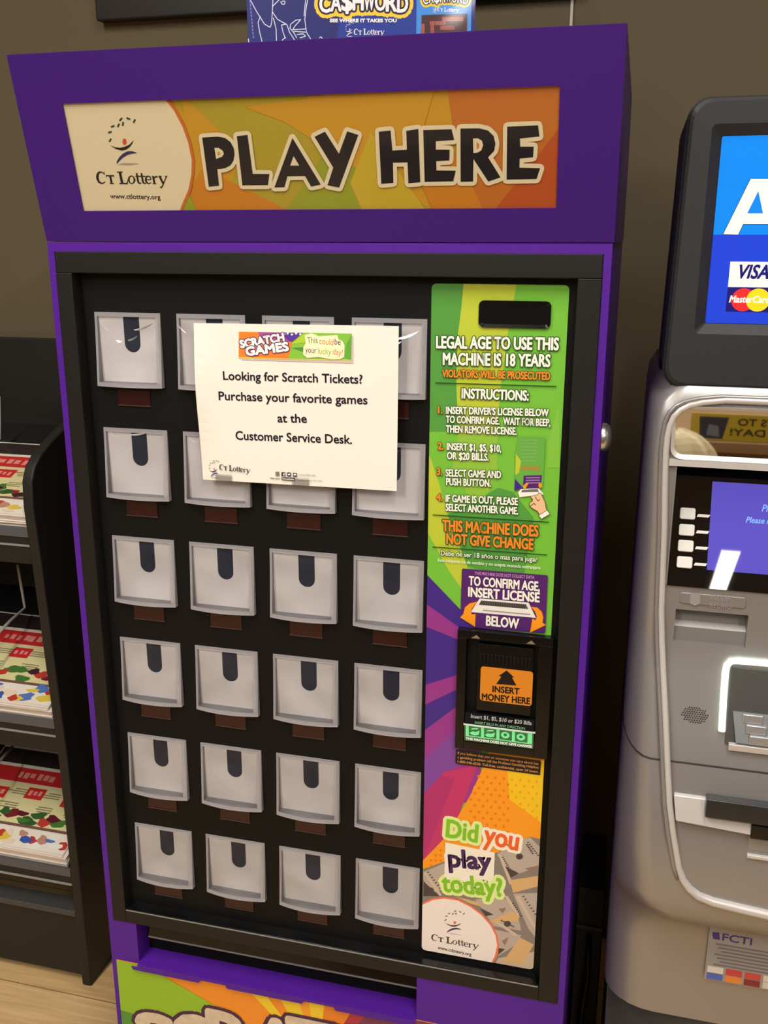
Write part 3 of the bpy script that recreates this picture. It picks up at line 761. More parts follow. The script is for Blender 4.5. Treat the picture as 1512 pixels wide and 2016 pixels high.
for q in ([(565, 1578), (500, 1592), (455, 1630), (440, 1690), (412, 1722), (545, 1806), (550, 1692), (512, 1695), (510, 1650), (535, 1612)], [(1072, 1625), (1125, 1632), (1165, 1670), (1178, 1720), (1172, 1770), (1200, 1792), (1060, 1860), (1082, 1735), (1110, 1752), (1122, 1715), (1108, 1670)]):
    pr.outlined(k5(q), G_sun, .0005, pk('arrow_edge', (226, 110, 40))); 
b.build('instruction_panel', mach, fix=False)['label'] = 'green printed panel with white instructions over purple and orange artwork'

# dark window in the top of the instruction panel
b = MB()
wq = [aty(u, v, -.0015) for u, v in ((944, 591), (1086, 593), (1084, 647), (942, 645))]
wx0, wx1, wz0, wz1 = wq[3].x, wq[1].x, wq[2].z, wq[0].z
def plate(b, pts, y0, y1, m_): b.prism([(x, y0, z) for x, z in pts], (0, y1 - y0, 0), m_)
out_, in_ = rrect(wx0, wx1, wz0, wz1, .006), rrect(wx0 + .004, wx1 - .004, wz0 + .004, wz1 - .004, .003)
n = len(out_)
for j in range(n):
    k = (j + 1) % n
    b.face([(out_[j][0], -.003, out_[j][1]), (out_[k][0], -.003, out_[k][1]), (in_[k][0], -.002, in_[k][1]), (in_[j][0], -.002, in_[j][1])], M_gloss)
    b.face([(out_[k][0], -.003, out_[k][1]), (out_[j][0], -.003, out_[j][1]), (out_[j][0], .0005, out_[j][1]), (out_[k][0], .0005, out_[k][1])], M_gloss)
b.face([(x, -.002, z) for x, z in in_], mat('dark_glass', (8, 8, 10), .08, .5))
b.build('display_window', mach, fix=False)['label'] = 'small dark display window'

# bill acceptor
b = MB()
def ap(u, v, y): q = aty(*k6([(u, v)])[0], y); return q.x, q.z
ax0, az1 = ap(385, 85, -.010); ax1 = .6305; az0 = ap(365, 1185, -.010)[1]
tz = ap(430, 165, -.010)[1]
b.box(ax0, ax1, -.0125, -.0003, tz, az1, M_gloss)
b.box(ax0, ax0 + .012, -.0125, -.0003, az0, tz, M_gloss); b.box(ax1 - .018, ax1, -.0125, -.0003, az0, tz, M_gloss)
b.box(ax0 + .012, ax1 - .018, -.0125, -.0003, az0, az0 + .012, M_gloss)
b.box(ax0 + .012, ax1 - .018, -.0015, -.0003, az0 + .012, tz, M_panel)
acc = b.build('bill_acceptor', mach, bevel=.0015)
for u, v in ((550, 162), (1062, 214)):
    b = MB(); x, z = ap(u, v, -.013); b.prism([(x - .006, -.0128, z - .002), (x + .006, -.0128, z - .002), (x + .001, -.0128, z + .003)], (0, .0014, 0), mat('silver_clip', (205, 200, 190), .25, metal=.8))
    b.build('clip', acc, origin=mach['_o'])
b = MB(); mx0, mx1 = ap(575, 200, -.010)[0], ap(1090, 240, -.010)[0]
zt, zb = ap(580, 220, -.009)[1], ap(580, 840, -.009)[1]
b.box(mx0, mx1, -.0095, -.0008, zb, zt, M_gloss)
for i in range(14):
    x = mx0 + .004 + i * (mx1 - mx0 - .008) / 13
    b.box(x - .0018, x + .0018, -.0112, -.0095, zt - .026, zt - .013, M_panel)
b.build('bill_mouth', acc, origin=mach['_o'], bevel=.0008)
b = MB(); py = -.0098
pr = Print(b, (0, py, 0), (1, 0, 0), (0, 0, 1), None)
q = [pr.px(p) for p in k6([(592, 432), (1086, 478), (1072, 806), (588, 760)])]
ox0, ox1, oz0, oz1 = q[3][0], q[1][0], q[2][1], q[0][1]
st_or = mat('sticker_orange', (222, 136, 34), .45, .4)
plate(b, rrect(ox0, ox1, oz0, oz1, .004), py, py + .0005, st_or)
pr.L += 1
pr.poly(k6([(838, 472), (908, 535), (888, 537), (930, 612), (742, 597), (790, 528), (765, 522)]), G_black, px=True)
pr.text('INSERT', k6([(708, 670)])[0], k6([(955, 694)])[0], 55 / 4.725, G_black, bold=.03); pr.text('MONEY HERE', k6([(610, 743)])[0], k6([(1055, 786)])[0], 58 / 4.725, G_black, bold=.03)
b.build('money_sticker', acc, origin=mach['_o'], fix=False)['label'] = 'orange INSERT MONEY HERE sticker'
b = MB()
lx0, lx1 = ax0 + .013, ax1 - .019
zA, zM, zB = ap(470, 860, -.010)[1], ap(455, 972, -.016)[1], ap(440, 1150, -.012)[1]
zB = max(zB, az0 + .013)
b.hexa([(lx0, -.0115, zB), (lx1, -.0115, zB), (lx1, -.001, zB), (lx0, -.001, zB), (lx0, -.0160, zM), (lx1, -.0160, zM), (lx1, -.001, zM), (lx0, -.001, zM)], mat('lens_green_base', (70, 120, 84), .2, .5, coat=.5))
b.hexa([(lx0, -.0160, zM), (lx1, -.0160, zM), (lx1, -.001, zM), (lx0, -.001, zM), (lx0, -.0100, zA), (lx1, -.0100, zA), (lx1, -.001, zA), (lx0, -.001, zA)], M_gloss)
up_n = Vector((0, -.0045, zM - zB)).normalized()
pr = Print(b, (0, -.0115, zB), (1, 0, 0), up_n, None)
H = (zM - zB) / up_n.z
gl = mat('lit_green', (120, 226, 150), .3, .4, emit=(110, 235, 150), estr=.35); gd = mat('lit_green_dark', (60, 128, 84), .3, .4)
pr.poly([(lx0 + .002, H * .28), (lx1 - .002, H * .28), (lx1 - .002, H * .97), (lx0 + .002, H * .97)], gl); pr.L += 1
wI = (lx1 - lx0 - .010) / 4
for i in range(4):
    xa = lx0 + .005 + i * wI
    pr.poly([(xa + .001, H * .34), (xa + wI - .003, H * .34), (xa + wI - .003, H * .92), (xa + .001, H * .92)], gd)
pr.L += 1
for i in range(4):
    xa = lx0 + .005 + i * wI + .002; wd = wI - .007
    if i < 2:
        pr.poly([(xa, H * .5), (xa + wd * .3, H * .62), (xa + wd * .6, H * .60), (xa + wd, H * .72), (xa + wd * .9, H * .45), (xa + wd * .5, H * .38), (xa + wd * .2, H * .42)], gl)
        pr.poly([(xa + wd * .1, H * .72), (xa + wd * .8, H * .78), (xa + wd * .9, H * .86), (xa + wd * .3, H * .82)], gl)
    else:
        pr.ell((xa + wd * .5, H * .64), wd * .42, H * .2, gl, px=False, n=12)
        pr.L += 1; pr.ell((xa + wd * .5, H * .66), wd * .18, H * .09, gd, px=False, n=8); pr.L -= 1
pr.L += 1
pr.text('THIS MACHINE DOES NOT GIVE CHANGE', (lx0 + .002, H * .07), (lx1 - .002, H * .07), H * .14, mat('lit_white', (250, 250, 245), .4, emit=(255, 255, 250), estr=.25), bold=.03, px=False)
un2 = Vector((0, .006, zA - zM)).normalized(); pr = Print(b, (0, -.016, zM), (1, 0, 0), un2, None); H2 = (zA - zM) / un2.z
pr.text('Insert $1, $5, $10 or $20 Bills', (lx0 + .008, H2 * .58), (lx1 - .004, H2 * .58), H2 * .30, mat('grey_letters', (168, 168, 166), .5), bold=.015, px=False)
pr.text('INSERT BILLS IN ANY DIRECTION', (lx0 + .014, H2 * .14), (lx1 - .012, H2 * .14), H2 * .20, mat('green_letters', (104, 170, 120), .5), bold=.01, px=False)
b.box(lx0 - .001, lx1 + .002, -.0172, -.015, zM - .0008, zM + .0008, mat('lens_edge', (225, 230, 225), .3))
b.build('bill_lens', acc, origin=mach['_o'], fix=False)['label'] = 'green lit lens with bill pictures'

# front artwork under the tray
b = MB(); gx0, gx1, gz1 = -.0428, .655, .4235
R_ = [(gx0, .10), (gx1, .10), (gx1, gz1), (gx0, gz1)]
plate(b, R_, PF - .0012, PF - .0001, pk('front_orange', (240, 146, 40)))
pr = Print(b, (0, PF - .0012, 0), (1, 0, 0), (0, 0, 1), R_)
cxr, czr = .30, .30
cols_ = [('front_yellow', (240, 200, 40)), ('front_orange', (240, 146, 40))]
for i, (a0, a1, cn, cc) in enumerate(((20, 55, 'front_plum', (120, 52, 84)), (55, 64, 'front_red', (176, 50, 70)), (64, 84, 'front_orange2', (232, 132, 36)), (84, 96, 'front_yellow', (238, 204, 44)), (96, 104, 'front_orange3', (244, 160, 44)), (104, 118, 'front_yellow', (238, 204, 44)), (126, 134, 'front_yellow', (238, 204, 44)),
                                      (157, 176, 'front_lime', (146, 190, 42)), (176, 200, 'front_leaf', (80, 148, 52)), (-20, 20, 'front_plum', (120, 52, 84)), (200, 340, 'front_violet', (110, 50, 130)))):
    pts = [(cxr, czr)] + [(cxr + 1.2 * math.cos(math.radians(a0 + (a1 - a0) * k / 6)), czr + 1.2 * math.sin(math.radians(a0 + (a1 - a0) * k / 6))) for k in range(7)]
    pr.poly(pts, pk(cn, cc)); pr.L += 1
M_scr = mat('scratched_cream', (214, 196, 170), .5, .3, var=.3, vscale=60); M_eg = pk('eggplant', (66, 26, 62))
pr.L = 14
for ch, xa, xb, ztop in (('S', 270, 338, 1984), ('C', 342, 412, 1985), ('R', 410, 492, 1981), ('A', 500, 588, 1992), ('T', 568, 662, 1996), ('C', 652, 746, 2010), ('H', 748, 826, 2026)):
    pa_, pb_ = pr.px((xa, ztop + 8)), pr.px((xb, ztop + 8)); hgt = .075
    pr.text(ch, (pa_[0], (pa_[1] if ch in 'SCRA' else pa_[1]) - hgt), (pb_[0], pa_[1] - hgt), hgt, M_scr, bold=.045, halo=(M_eg, .0062), px=False)
    pr.L += 0
pr.text('GAMES', (.03, .20), (.50, .20), .09, M_scr, bold=.04, halo=(M_eg, .006), px=False)
b.build('front_poster', mach, fix=False)['label'] = 'orange and green front artwork with scratched lettering'

# lock on the right side
b = MB()
lk = Vector((X1, .05, 1.413)); lz = aty(1184, 861, .05).z
lk.z = lz
prof = [(0, .0185), (.004, .0185), (.0085, .016), (.0115, .010), (.0125, .0)]
rows = []
for d, r_ in prof: rows.append([(lk.x + d, lk.y + r_ * math.cos(a), lk.z + r_ * math.sin(a)) for a in [2 * math.pi * i / 20 for i in range(21)]])
b.grid(rows, mat('bright_chrome', (215, 212, 205), .25, metal=.9))
b.build('lock', mach, smooth=True, weld=True)

# ================================================================== notice sheet taped over the buttons
nx0, nx1, nz0, nz1 = .1515, .4232, 1.2420, 1.4508
q0 = aty(383, 636, -.0168); q1 = aty(785, 642, -.0168); q2 = aty(781, 967, -.0168); q3 = aty(400, 944, -.0168)
notice = thing('paper_notice', ((q0.x + q1.x) / 2, -.0168, q3.z), 'white letter sheet taped over the upper ticket buttons, telling where to buy', 'notice')
M_paper = mat('white_paper', (246, 242, 232), .75, .2, var=.015, vscale=8)
b = MB()
def ny(s, t_): return -.0168 - .008 * max(0, (1 - s / .17)) ** 2 * math.exp(-((t_ - .38) / .35) ** 2)
def npos(s, t_, d=0.0):
    top = q0.lerp(q1, s); bot = q3.lerp(q2, s); p = top.lerp(bot, t_)
    return Vector((p.x, ny(s, t_) - d, p.z))
NR = 16
rows = [[npos(c / NR, a / NR) for c in range(NR + 1)] for a in range(NR + 1)]
rows2 = [[p + Vector((0, .0003, 0)) for p in r_] for r_ in rows]
b.grid(rows, M_paper); b.grid(rows2, M_paper)
# the print follows the sheet
class SheetPrint(Print):
    STEP = 0.0001
    def w(s, p, L=None):
        sx = (p[0] - q0.x) / (q1.x - q0.x); tz_ = (q0.z - p[1]) / (q0.z - q3.z)
        return Vector((p[0], ny(min(1, max(0, sx)), min(1, max(0, tz_))) - s.base - s.STEP * (s.L if L is None else L) - s.k * 1.3e-6, p[1]))
pr = SheetPrint(b, (0, -.0168, 0), (1, 0, 0), (0, 0, 1), None)
pr.base = .0005
k3 = lambda P_: [(370 + x / 3.516, 620 + y / 3.516) for x, y in P_]
k8 = lambda P_: [(460 + x / 6.048, 640 + y / 6.048) for x, y in P_]
k9 = lambda P_: [(400 + x / 5.815, 880 + y / 5.815) for x, y in P_]
ink = mat('printed_black', (30, 30, 38), .7, .2)
def nk(n, c_): return mat('notice_' + n, c_, .7, .2)
for s_, a, c_ in (('Looking for Scratch Tickets?', (247, 448), (1208, 475)), ('Purchase your favorite games', (218, 588), (1242, 618)), ('at the', (623, 742), (823, 746)), ('Customer Service Desk.', (333, 862), (1135, 892))):
    pr.text(s_, k3([a])[0], k3([c_])[0], 58 / 3.516, ink, bold=.016)
# banner
pr.poly(k8([(75, 385), (1400, 425), (1425, 455), (100, 415)]), nk('shadow', (214, 196, 186)), px=True); pr.poly(k8([(1400, 110), (1425, 135), (1425, 455), (1395, 430)]), nk('shadow', (214, 196, 186)), px=True); pr.L += 1
ban = k8([(65, 78), (1408, 100), (1400, 418), (62, 390)])
pr.poly(ban, nk('lime', (140, 200, 70)), px=True); pr.L += 1
pr.poly(k8([(65, 78), (830, 92), (690, 215), (690, 260), (650, 402), (62, 390)]), nk('orange', (244, 136, 50)), px=True); pr.L += 1
pr.poly(k8([(290, 82), (560, 88), (680, 200), (560, 180), (380, 140), (320, 130)]), nk('magenta', (176, 80, 160)), px=True)
pr.poly(k8([(560, 88), (830, 92), (700, 200), (660, 190), (600, 130)]), nk('indigo', (90, 60, 160)), px=True)
pr.poly(k8([(690, 225), (830, 110), (1000, 100), (1000, 190)]), nk('lime2', (176, 216, 60)), px=True)
pr.poly(k8([(690, 270), (860, 262), (860, 330)]), nk('leaf', (84, 150, 60)), px=True)
pr.poly(k8([(1408, 100), (1400, 418), (1320, 390), (1340, 240)]), nk('leaf2', (104, 176, 66)), px=True)
pr.poly(k8([(62, 380), (650, 400), (1400, 412), (1400, 424), (62, 394)]), nk('straw', (226, 216, 110)), px=True); pr.L += 1
for x, y in ((570, 95), (600, 110), (640, 100), (690, 112), (740, 100), (790, 108)): pr.poly(k8([(x, y - 14), (x + 22, y - 8), (x + 12, y + 12), (x - 10, y + 6)]), nk('white', (250, 250, 248)), px=True)
pw = nk('plum_edge', (96, 44, 110)); wh = nk('white', (250, 250, 248))
pr.L += 1
pr.text('SCRATCH', k8([(92, 270)])[0], k8([(608, 185)])[0], 88 / 6.048, wh, bold=.05, halo=(pw, .0011)); pr.L += 3
pr.text('GAMES', k8([(160, 362)])[0], k8([(660, 300)])[0], 96 / 6.048, wh, bold=.05, halo=(pw, .0011))
pb_ = nk('pale_bubble', (250, 248, 206))
pr.poly(k8([(850, 120), (930, 95), (1010, 130), (1240, 118), (1250, 165), (1300, 190), (1325, 240), (1320, 380), (1270, 405), (1170, 408), (1020, 380), (880, 390), (830, 350), (835, 260), (862, 215)]), pb_, px=True); pr.L += 1
for s_, a, c_, m_ in (('This', (882, 215), (1005, 212), nk('t_green', (96, 140, 60))), ('could', (1022, 222), (1190, 240), nk('t_orange', (230, 140, 70))), ('be', (1205, 230), (1278, 236), nk('t_plum', (110, 60, 110))),
                      ('your', (858, 325), (990, 335), nk('t_plum', (110, 60, 110))), ('lucky', (1008, 338), (1165, 352), nk('t_lime', (176, 196, 60))), ('day!', (1182, 345), (1298, 365), nk('t_orange', (230, 140, 70)))):
    pr.text(s_, k8([a])[0], k8([c_])[0], 72 / 6.048, m_)
emb = nk('em', (50, 46, 44))
emblem(pr, emap(pr, (432, 924.5), (492, 931)), emb, None, None, None, None)
A_, B_ = pr.px((409, 938)), pr.px((432, 941))
def M2(p):   # symbol alone, left of the words
    x, y = (p[0] - .2) / .5, (p[1] - .28) / .5
    return (A_[0] + .0185 * x * .98, A_[1] + .0185 * y - .0008)
emblem(pr, M2, emb, nk('em_green', (96, 110, 80)), nk('em_head', (232, 140, 80)), nk('em_navy', (96, 70, 150)), nk('em_grey', (190, 186, 180)), words=False)
for i, (x0_, y0_, x1_, y1_) in enumerate(((832, 280, 876, 325), (900, 285, 944, 330), (965, 288, 1008, 332), (1032, 292, 1076, 335))):
    pr.poly(k9([(x0_, y0_), (x1_, y0_ + 2), (x1_, y1_ + 2), (x0_, y1_)]), nk('icon', (62, 60, 58)) if i else nk('icon_grey', (130, 126, 120)), px=True)
pr.L += 1
pr.poly(k9([(925, 332), (925, 312), (918, 312), (918, 306), (925, 306), (926, 296), (938, 293), (938, 299), (932, 301), (932, 306), (939, 306), (938, 312), (932, 312), (932, 332)]), M_paper, px=True)
pr.poly(k9([(974, 302), (984, 308), (994, 300), (1002, 306), (996, 318), (984, 322), (974, 318)]), M_paper, px=True); pr.poly(k9([(1040, 304), (1068, 306), (1068, 324), (1040, 322)]), M_paper, px=True)
pr.text('CTLOTTERY.ORG', k9([(1112, 326)])[0], k9([(1292, 332)])[0], 3, nk('grey_txt', (130, 126, 120))); pr.line(k9([(1100, 305), (1098, 330)]), .0003, nk('grey_txt', (130, 126, 120)))
pr.text('Use your', k9([(772, 362)])[0], k9([(886, 368)])[0], 3.2, emb, bold=.02); pr.text('Purchasers must be 18 or older.', k9([(1076, 382)])[0], k9([(1372, 394)])[0], 3, nk('grey_txt', (130, 126, 120)))
pr.poly(k9([(905, 342), (1050, 350), (1058, 366), (1050, 383), (905, 375), (896, 358)]), nk('icon', (62, 60, 58)), px=True); pr.L += 1
pr.text('GameSuite', k9([(908, 368)])[0], k9([(1046, 376)])[0], 3.4, M_paper, bold=.02)
b.build('sheet', notice, fix=False, smooth=False)
M_tape = clear_mat('clear_tape', 0, 1.4)
for i, (u, v) in enumerate(((441, 950), (592, 958))):
    c_ = aty(u, v, -.0180); b = MB(); b.box(c_.x - .012, c_.x + .012, -.0184, -.0182, c_.z - .002, c_.z + .012, M_tape); b.build('tape', notice)

# ================================================================== blue poster on top of the machine
yaw = math.radians(10); PU = Vector((math.cos(yaw), math.sin(yaw), 0))
po = aty(488, 80, .2)
pn = Vector((PU.y, -PU.x, 0))
def pp(u, v): q = on(u, v, po, pn) - po; return q.dot(PU), q.z
pw_ = pp(935, 57)[0]
pz0 = 1.7695
poster = thing('poster_box', (po.x + PU.x * pw_ / 2, po.y + PU.y * pw_ / 2 + .02, pz0), 'dark blue crossword game poster standing on top of the purple machine', 'poster')
M_pos = mat('poster_navy', (34, 38, 112), .4, .4, coat=.3)
b = MB()
base = Vector((po.x, po.y, pz0)); wv = PU * pw_; dv = Vector((-PU.y, PU.x, 0)) * .02; hv = Vector((0, 0, .30))
b.hexa([base, base + wv, base + wv + dv, base + dv, base + hv, base + wv + hv, base + wv + dv + hv, base + dv + hv], M_pos)
RC = [(0, pz0 - po.z), (pw_, pz0 - po.z), (pw_, pz0 - po.z + .30), (0, pz0 - po.z + .30)]
pr = Print(b, po, PU, (0, 0, 1), RC)
def qk(n, c_): return mat('poster_' + n, c_, .4, .4, coat=.3)
k0 = lambda P_: [(470 + x / 3.15, y / 3.15) for x, y in P_]
pr.poly([(pw_ * .33, -.2), (pw_ * .84, -.2), (pw_ * .84, .3), (pw_ * .5, .3)], qk('blue', (34, 58, 150))); 
pr.L += 1
lw = qk('line', (222, 224, 240))
for q in ([(40, -60), (110, 70), (160, 150), (195, 170), (205, 140), (210, 40), (215, -60)], [(210, 40), (230, 20), (260, -10), (285, -60)], [(210, 75), (240, 120), (295, 150), (265, 155), (275, 200), (290, 240)], [(215, 110), (232, 180), (235, 280)],
          [(135, 100), (120, 140), (130, 200), (145, 260)], [(298, 150), (315, 200), (345, 245), (350, 300)], [(385, 122), (355, 125), (322, 150), (318, 175), (340, 200), (360, 235)], [(385, 122), (350, 160), (335, 185), (415, 180)], [(415, 200), (350, 195), (340, 200)],
          [(360, 215), (400, 210), (415, 225), (380, 235)], [(440, -60), (420, 40), (410, 120), (420, 200), (445, 240), (470, 300)], [(425, -60), (412, 30), (405, 100)], [(260, 10), (270, 28), (285, 25), (288, 10), (275, 5), (268, 12)], [(60, 240), (68, 300)], [(290, 230), (270, 250), (255, 300)], [(500, 235), (510, 228), (518, 240)]):
    pr.line(k0(q), .0011, lw)
for i in range(12): pr.poly(k0([(64 + i * 2, -20 + i * 22), (72 + i * 2, -20 + i * 22), (74 + i * 2, -4 + i * 22), (66 + i * 2, -4 + i * 22)]), qk('dots', (120, 120, 190)), px=True)
yl = qk('yellow', (246, 208, 60)); wt = qk('white', (248, 244, 240))
def curved(word, x0_, x1_, base_y, cap, sag, m_, halos, bold=.05):
    n_ = len(word); wd = (x1_ - x0_) / n_; L = pr.L
    for hm, hr in list(halos) + [(m_, 0)]:
        for i, ch in enumerate(word):
            s_ = (i + .5) / n_ * 2 - 1; xa = x0_ + i * wd + 3; yb = base_y + sag * s_ * s_
            A_, B_ = k0([(xa, yb)])[0], k0([(xa + wd - 6, yb)])[0]
            pr.text(ch, A_, B_, cap / 3.15, hm, bold=bold, halo=(hm, hr) if hr else None)
        pr.L += 3
    pr.L = L
curved('CA$HWORD', 500, 1050, 62, 105, 18, wt, ((yl, .0072), (qk('ink', (40, 30, 60)), .0024)), .03)
pr.L += 8
pr.text('SEE WHERE IT TAKES YOU', k0([(566, 138)])[0], k0([(978, 138)])[0], 20 / 3.15, wt, bold=.05)
emblem(pr, emap(pr, (470 + 712 / 3.15, 217 / 3.15), (470 + 900 / 3.15, 217 / 3.15)), wt, None, None, None, None)
a0_ = pr.px(k0([(652, 228)])[0])
emblem(pr, lambda p: (a0_[0] + .0140 * (p[0] - .2) / .5, a0_[1] + .0135 * (p[1] - .28) / .5), wt, wt, wt, wt, wt, words=False)
# the ticket pictured at the right
pr.poly(k0([(1108, -400), (1452, -400), (1438, 300), (1100, 300)]), qk('sky', (70, 146, 226)), px=True)
pr.L += 1
curved('CA$HWORD', 1140, 1425, 14, 60, 16, wt, ((yl, .0040), (qk('ink', (40, 30, 60)), .0012)), .02)
emblem(pr, emap(pr, (470 + 1230 / 3.15, 72 / 3.15), (470 + 1362 / 3.15, 76 / 3.15)), wt, None, None, None, None)
a1_ = pr.px(k0([(1195, 78)])[0])
emblem(pr, lambda p: (a1_[0] + .0090 * (p[0] - .2) / .5, a1_[1] + .0080 * (p[1] - .28) / .5), wt, wt, wt, wt, wt, words=False)
pr.L += 8
pr.poly(k0([(1135, 95), (1418, 85), (1412, 300), (1125, 300)]), qk('maroon', (74, 38, 44)), px=True); pr.L += 1
tl = qk('tile', (176, 92, 84)); tk = qk('tile_letter', (88, 40, 44))
def word(s_, x, y, dx=22):
    for i, ch in enumerate(s_):
        xa = x + i * dx; pr.poly(k0([(xa, y), (xa + dx - 1, y), (xa + dx - 1, y + 24), (xa, y + 24)]), tl, px=True)
        pr.L += 1; pr.text(ch, k0([(xa + 5, y + 19)])[0], k0([(xa + 15, y + 19)])[0], 14 / 3.15, tk); pr.L -= 1
word('GALAXY', 1262, 108); word('YEAR', 1186, 132, 24); word('LAMB', 1250, 162, 22)
for y in (150, 175, 200): word('T', 1132, y)
for y in (158, 182): word('E', 1190, y)
b.build('printed_face', poster, fix=False)

# ================================================================== cash machine
M_silv = mat('silver_plastic', (158, 155, 154), .36, .5, metal=.5, var=.03, vscale=10, bump=.08, bscale=1200)
M_silv2 = mat('light_silver_trim', (205, 201, 198), .35, .5, metal=.2, var=.03, vscale=10)
M_dk = mat('charcoal_plastic', (44, 45, 47), .5, .4, bump=.12, bscale=900)
AXC = .94
def mir(x): return 2 * AXC - x
atm = thing('cash_machine', (AXC, .22, 0), 'silver cash machine with a lit blue sign, right of the lottery machine', 'cash machine')
# housing: loft of outlines from top to bottom; bezel depth grows towards the console
rows_src = [  # z, outer x, outer y, bezel x, bezel y
    (1.4030, .800, .10, .825, .060), (1.4015, .775, .06, .800, .034), (1.3960, .752, .05, .782, .018), (1.3860, .738, .046, .765, .010), (1.3700, .7290, .044, .7480, .004), (1.350, .7265, .044, .7420, .001),
    (1.30, .7260, .044, .7400, 0), (1.20, .7258, .044, .7460, 0), (1.085, .7258, .044, .7520, 0), (1.03, .7258, .044, .7550, -.008), (.96, .7258, .044, .7595, -.028), (.885, .7262, .044, .7640, -.050), (.80, .7262, .044, .7700, -.060),
    (.735, .7264, .044, .7780, -.060), (.715, .7264, .044, .79, -.056), (.690, .7265, .044, .815, -.042), (.675, .7266, .044, .83, -.020), (.665, .7268, .044, .80, .022), (.60, .7270, .050, .80, .024), (.52, .7275, .056, .80, .028), (.475, .7280, .060, .80, .032)]
def crow(z, ox, oy, bx, by):
    pts = [(ox + .0015, .42, z), (ox, .20, z), (ox, oy + .03, z)]
    for k in range(1, 6):
        a = math.radians(90 * k / 6); pts.append((bx - (bx - ox) * math.cos(a) ** 1.0, (oy + .03) - (oy + .03 - by) * math.sin(a) ** 1.0, z))
    pts.append((bx, by, z))
    left = pts
    mx_ = max(SCX, bx + .002)
    mid = [(mx_, by, z), (max(SLX0, bx + .004), by, z), (max(SLX1, bx + .006), by, z), (AXC, by, z)]
    right = [(mir(p[0]), p[1], p[2]) for p in (left + mid[:-1])[::-1]]
    return left + mid + right
b = MB()
SCX, SCZ0, SCZ1 = aty(1313, 1150, -.002).x, aty(1313, 1152, -.002).z, aty(1400, 900, -.002).z - .010
SLX0, SLX1, SLZ1, SLZ0 = aty(1327, 1240, -.001).x, aty(1471, 1240, -.001).x, aty(1326, 1199, -.001).z, aty(1471, 1276, -.001).z
for z_ in (SCZ0, SCZ1, SLZ1, SLZ0): rows_src.append((z_, .7258, .044, .7520 - (z_ - 1.085) / .215 * .0120, 0))
rows_src.sort(key=lambda r_: -r_[0])
rows = [crow(*r_) for r_ in rows_src]
top_c = [(p[0] * .6 + AXC * .4, .12 + (p[1] - .12) * .8, 1.4035) for p in rows[0]]
b.grid([top_c] + rows, M_silv)
keep = [i for i, f in enumerate(b.f) if not (all(SLZ0 - 1e-4 < b.v[q][2] < SLZ1 + 1e-4 and SLX0 - 1e-4 < b.v[q][0] < SLX1 + 1e-4 and b.v[q][1] < .01 for q in f) or all(SCZ0 - 1e-4 < b.v[q][2] < SCZ1 + 1e-4 and SCX - 1e-4 < b.v[q][0] < mir(SCX) + 1e-4 and b.v[q][1] < .01 for q in f))]   # opening for the screen
b.f = [b.f[i] for i in keep]; b.m = [b.m[i] for i in keep]
b.box(.735, mir(.735), .10, .42, 0, .49, mat('dark_grey_base', (78, 76, 72), .5, .4, var=.05))
b.box(.74, mir(.74), .16, .40, .40, 1.39, M_dk)
b.build('housing', atm, weld=True, smooth=True)

# bezel: swept ridge round the screen part and down the console
strip = [(1512, 1801), (1456, 1788), (1403, 1775), (1374, 1763), (1356, 1748), (1344, 1730), (1336, 1706), (1325, 1640), (1318, 1582), (1314, 1501), (1310, 1408), (1306, 1330), (1303, 1260), (1302, 1200), (1305, 1120), (1308, 1040), (1309, 950),
         (1311, 890), (1314, 860), (1319, 838), (1327, 820), (1340, 807), (1358, 798), (1385, 792), (1430, 788)]
sty = [-.060] * 7 + [-.060, -.056, -.045, -.030, -.014, -.005] + [-.001] * 12
srad = [.0068, .0068, .0066, .0062, .0056, .0050, .0044] + [.0040] * 18
def bez_path(du, i0, i1, dv=0):
    P_ = [aty(u + du, v + (dv if i >= 19 else 0), y - .001) for i, ((u, v), y) in enumerate(zip(strip, sty))][i0:i1]
    return P_ + [Vector((mir(p.x), p.y, p.z)) for p in P_[::-1]]
b = MB(); b.tube(bez_path(-10, 5, 25, -7), .0026, M_silv, 8)
b.tube(bez_path(0, 0, 25), srad + srad[::-1], M_silv2, 8, closed=True)
b.build('bezel', atm, smooth=True)

# mirror strip with its frame
mz0, mz1 = aty(1400, 900, -.002).z, aty(1400, 806, -.002).z
mx0 = aty(1318, 880, -.002).x + .002
b = MB()
mo = rrect(mx0 - .001, mir(mx0) + .001, mz0 - .004, mz1 + .003, .014); mi_ = rrect(mx0 + .003, mir(mx0) - .003, mz0 + .0015, mz1 - .001, .011)
n = len(mo)
for j in range(n):
    k = (j + 1) % n
    b.face([(mo[j][0], -.0045, mo[j][1]), (mo[k][0], -.0045, mo[k][1]), (mi_[k][0], -.0015, mi_[k][1]), (mi_[j][0], -.0015, mi_[j][1])], M_silv2)
    b.face([(mo[k][0], -.0045, mo[k][1]), (mo[j][0], -.0045, mo[j][1]), (mo[j][0], .002, mo[j][1]), (mo[k][0], .002, mo[k][1])], M_silv2)
b.box(mx0 - .001, mir(mx0) + .001, -.005, .002, mz0 - .0125, mz0 - .0045, M_silv2)
fr_ = b.build('mirror_frame', atm, fix=False)
b = MB(); b.face([(x, -.0016, z) for x, z in mi_], mat('mirror_glass', (225, 225, 222), .02, .5, metal=1.0)); b.build('mirror', fr_, origin=atm['_o'], fix=False)

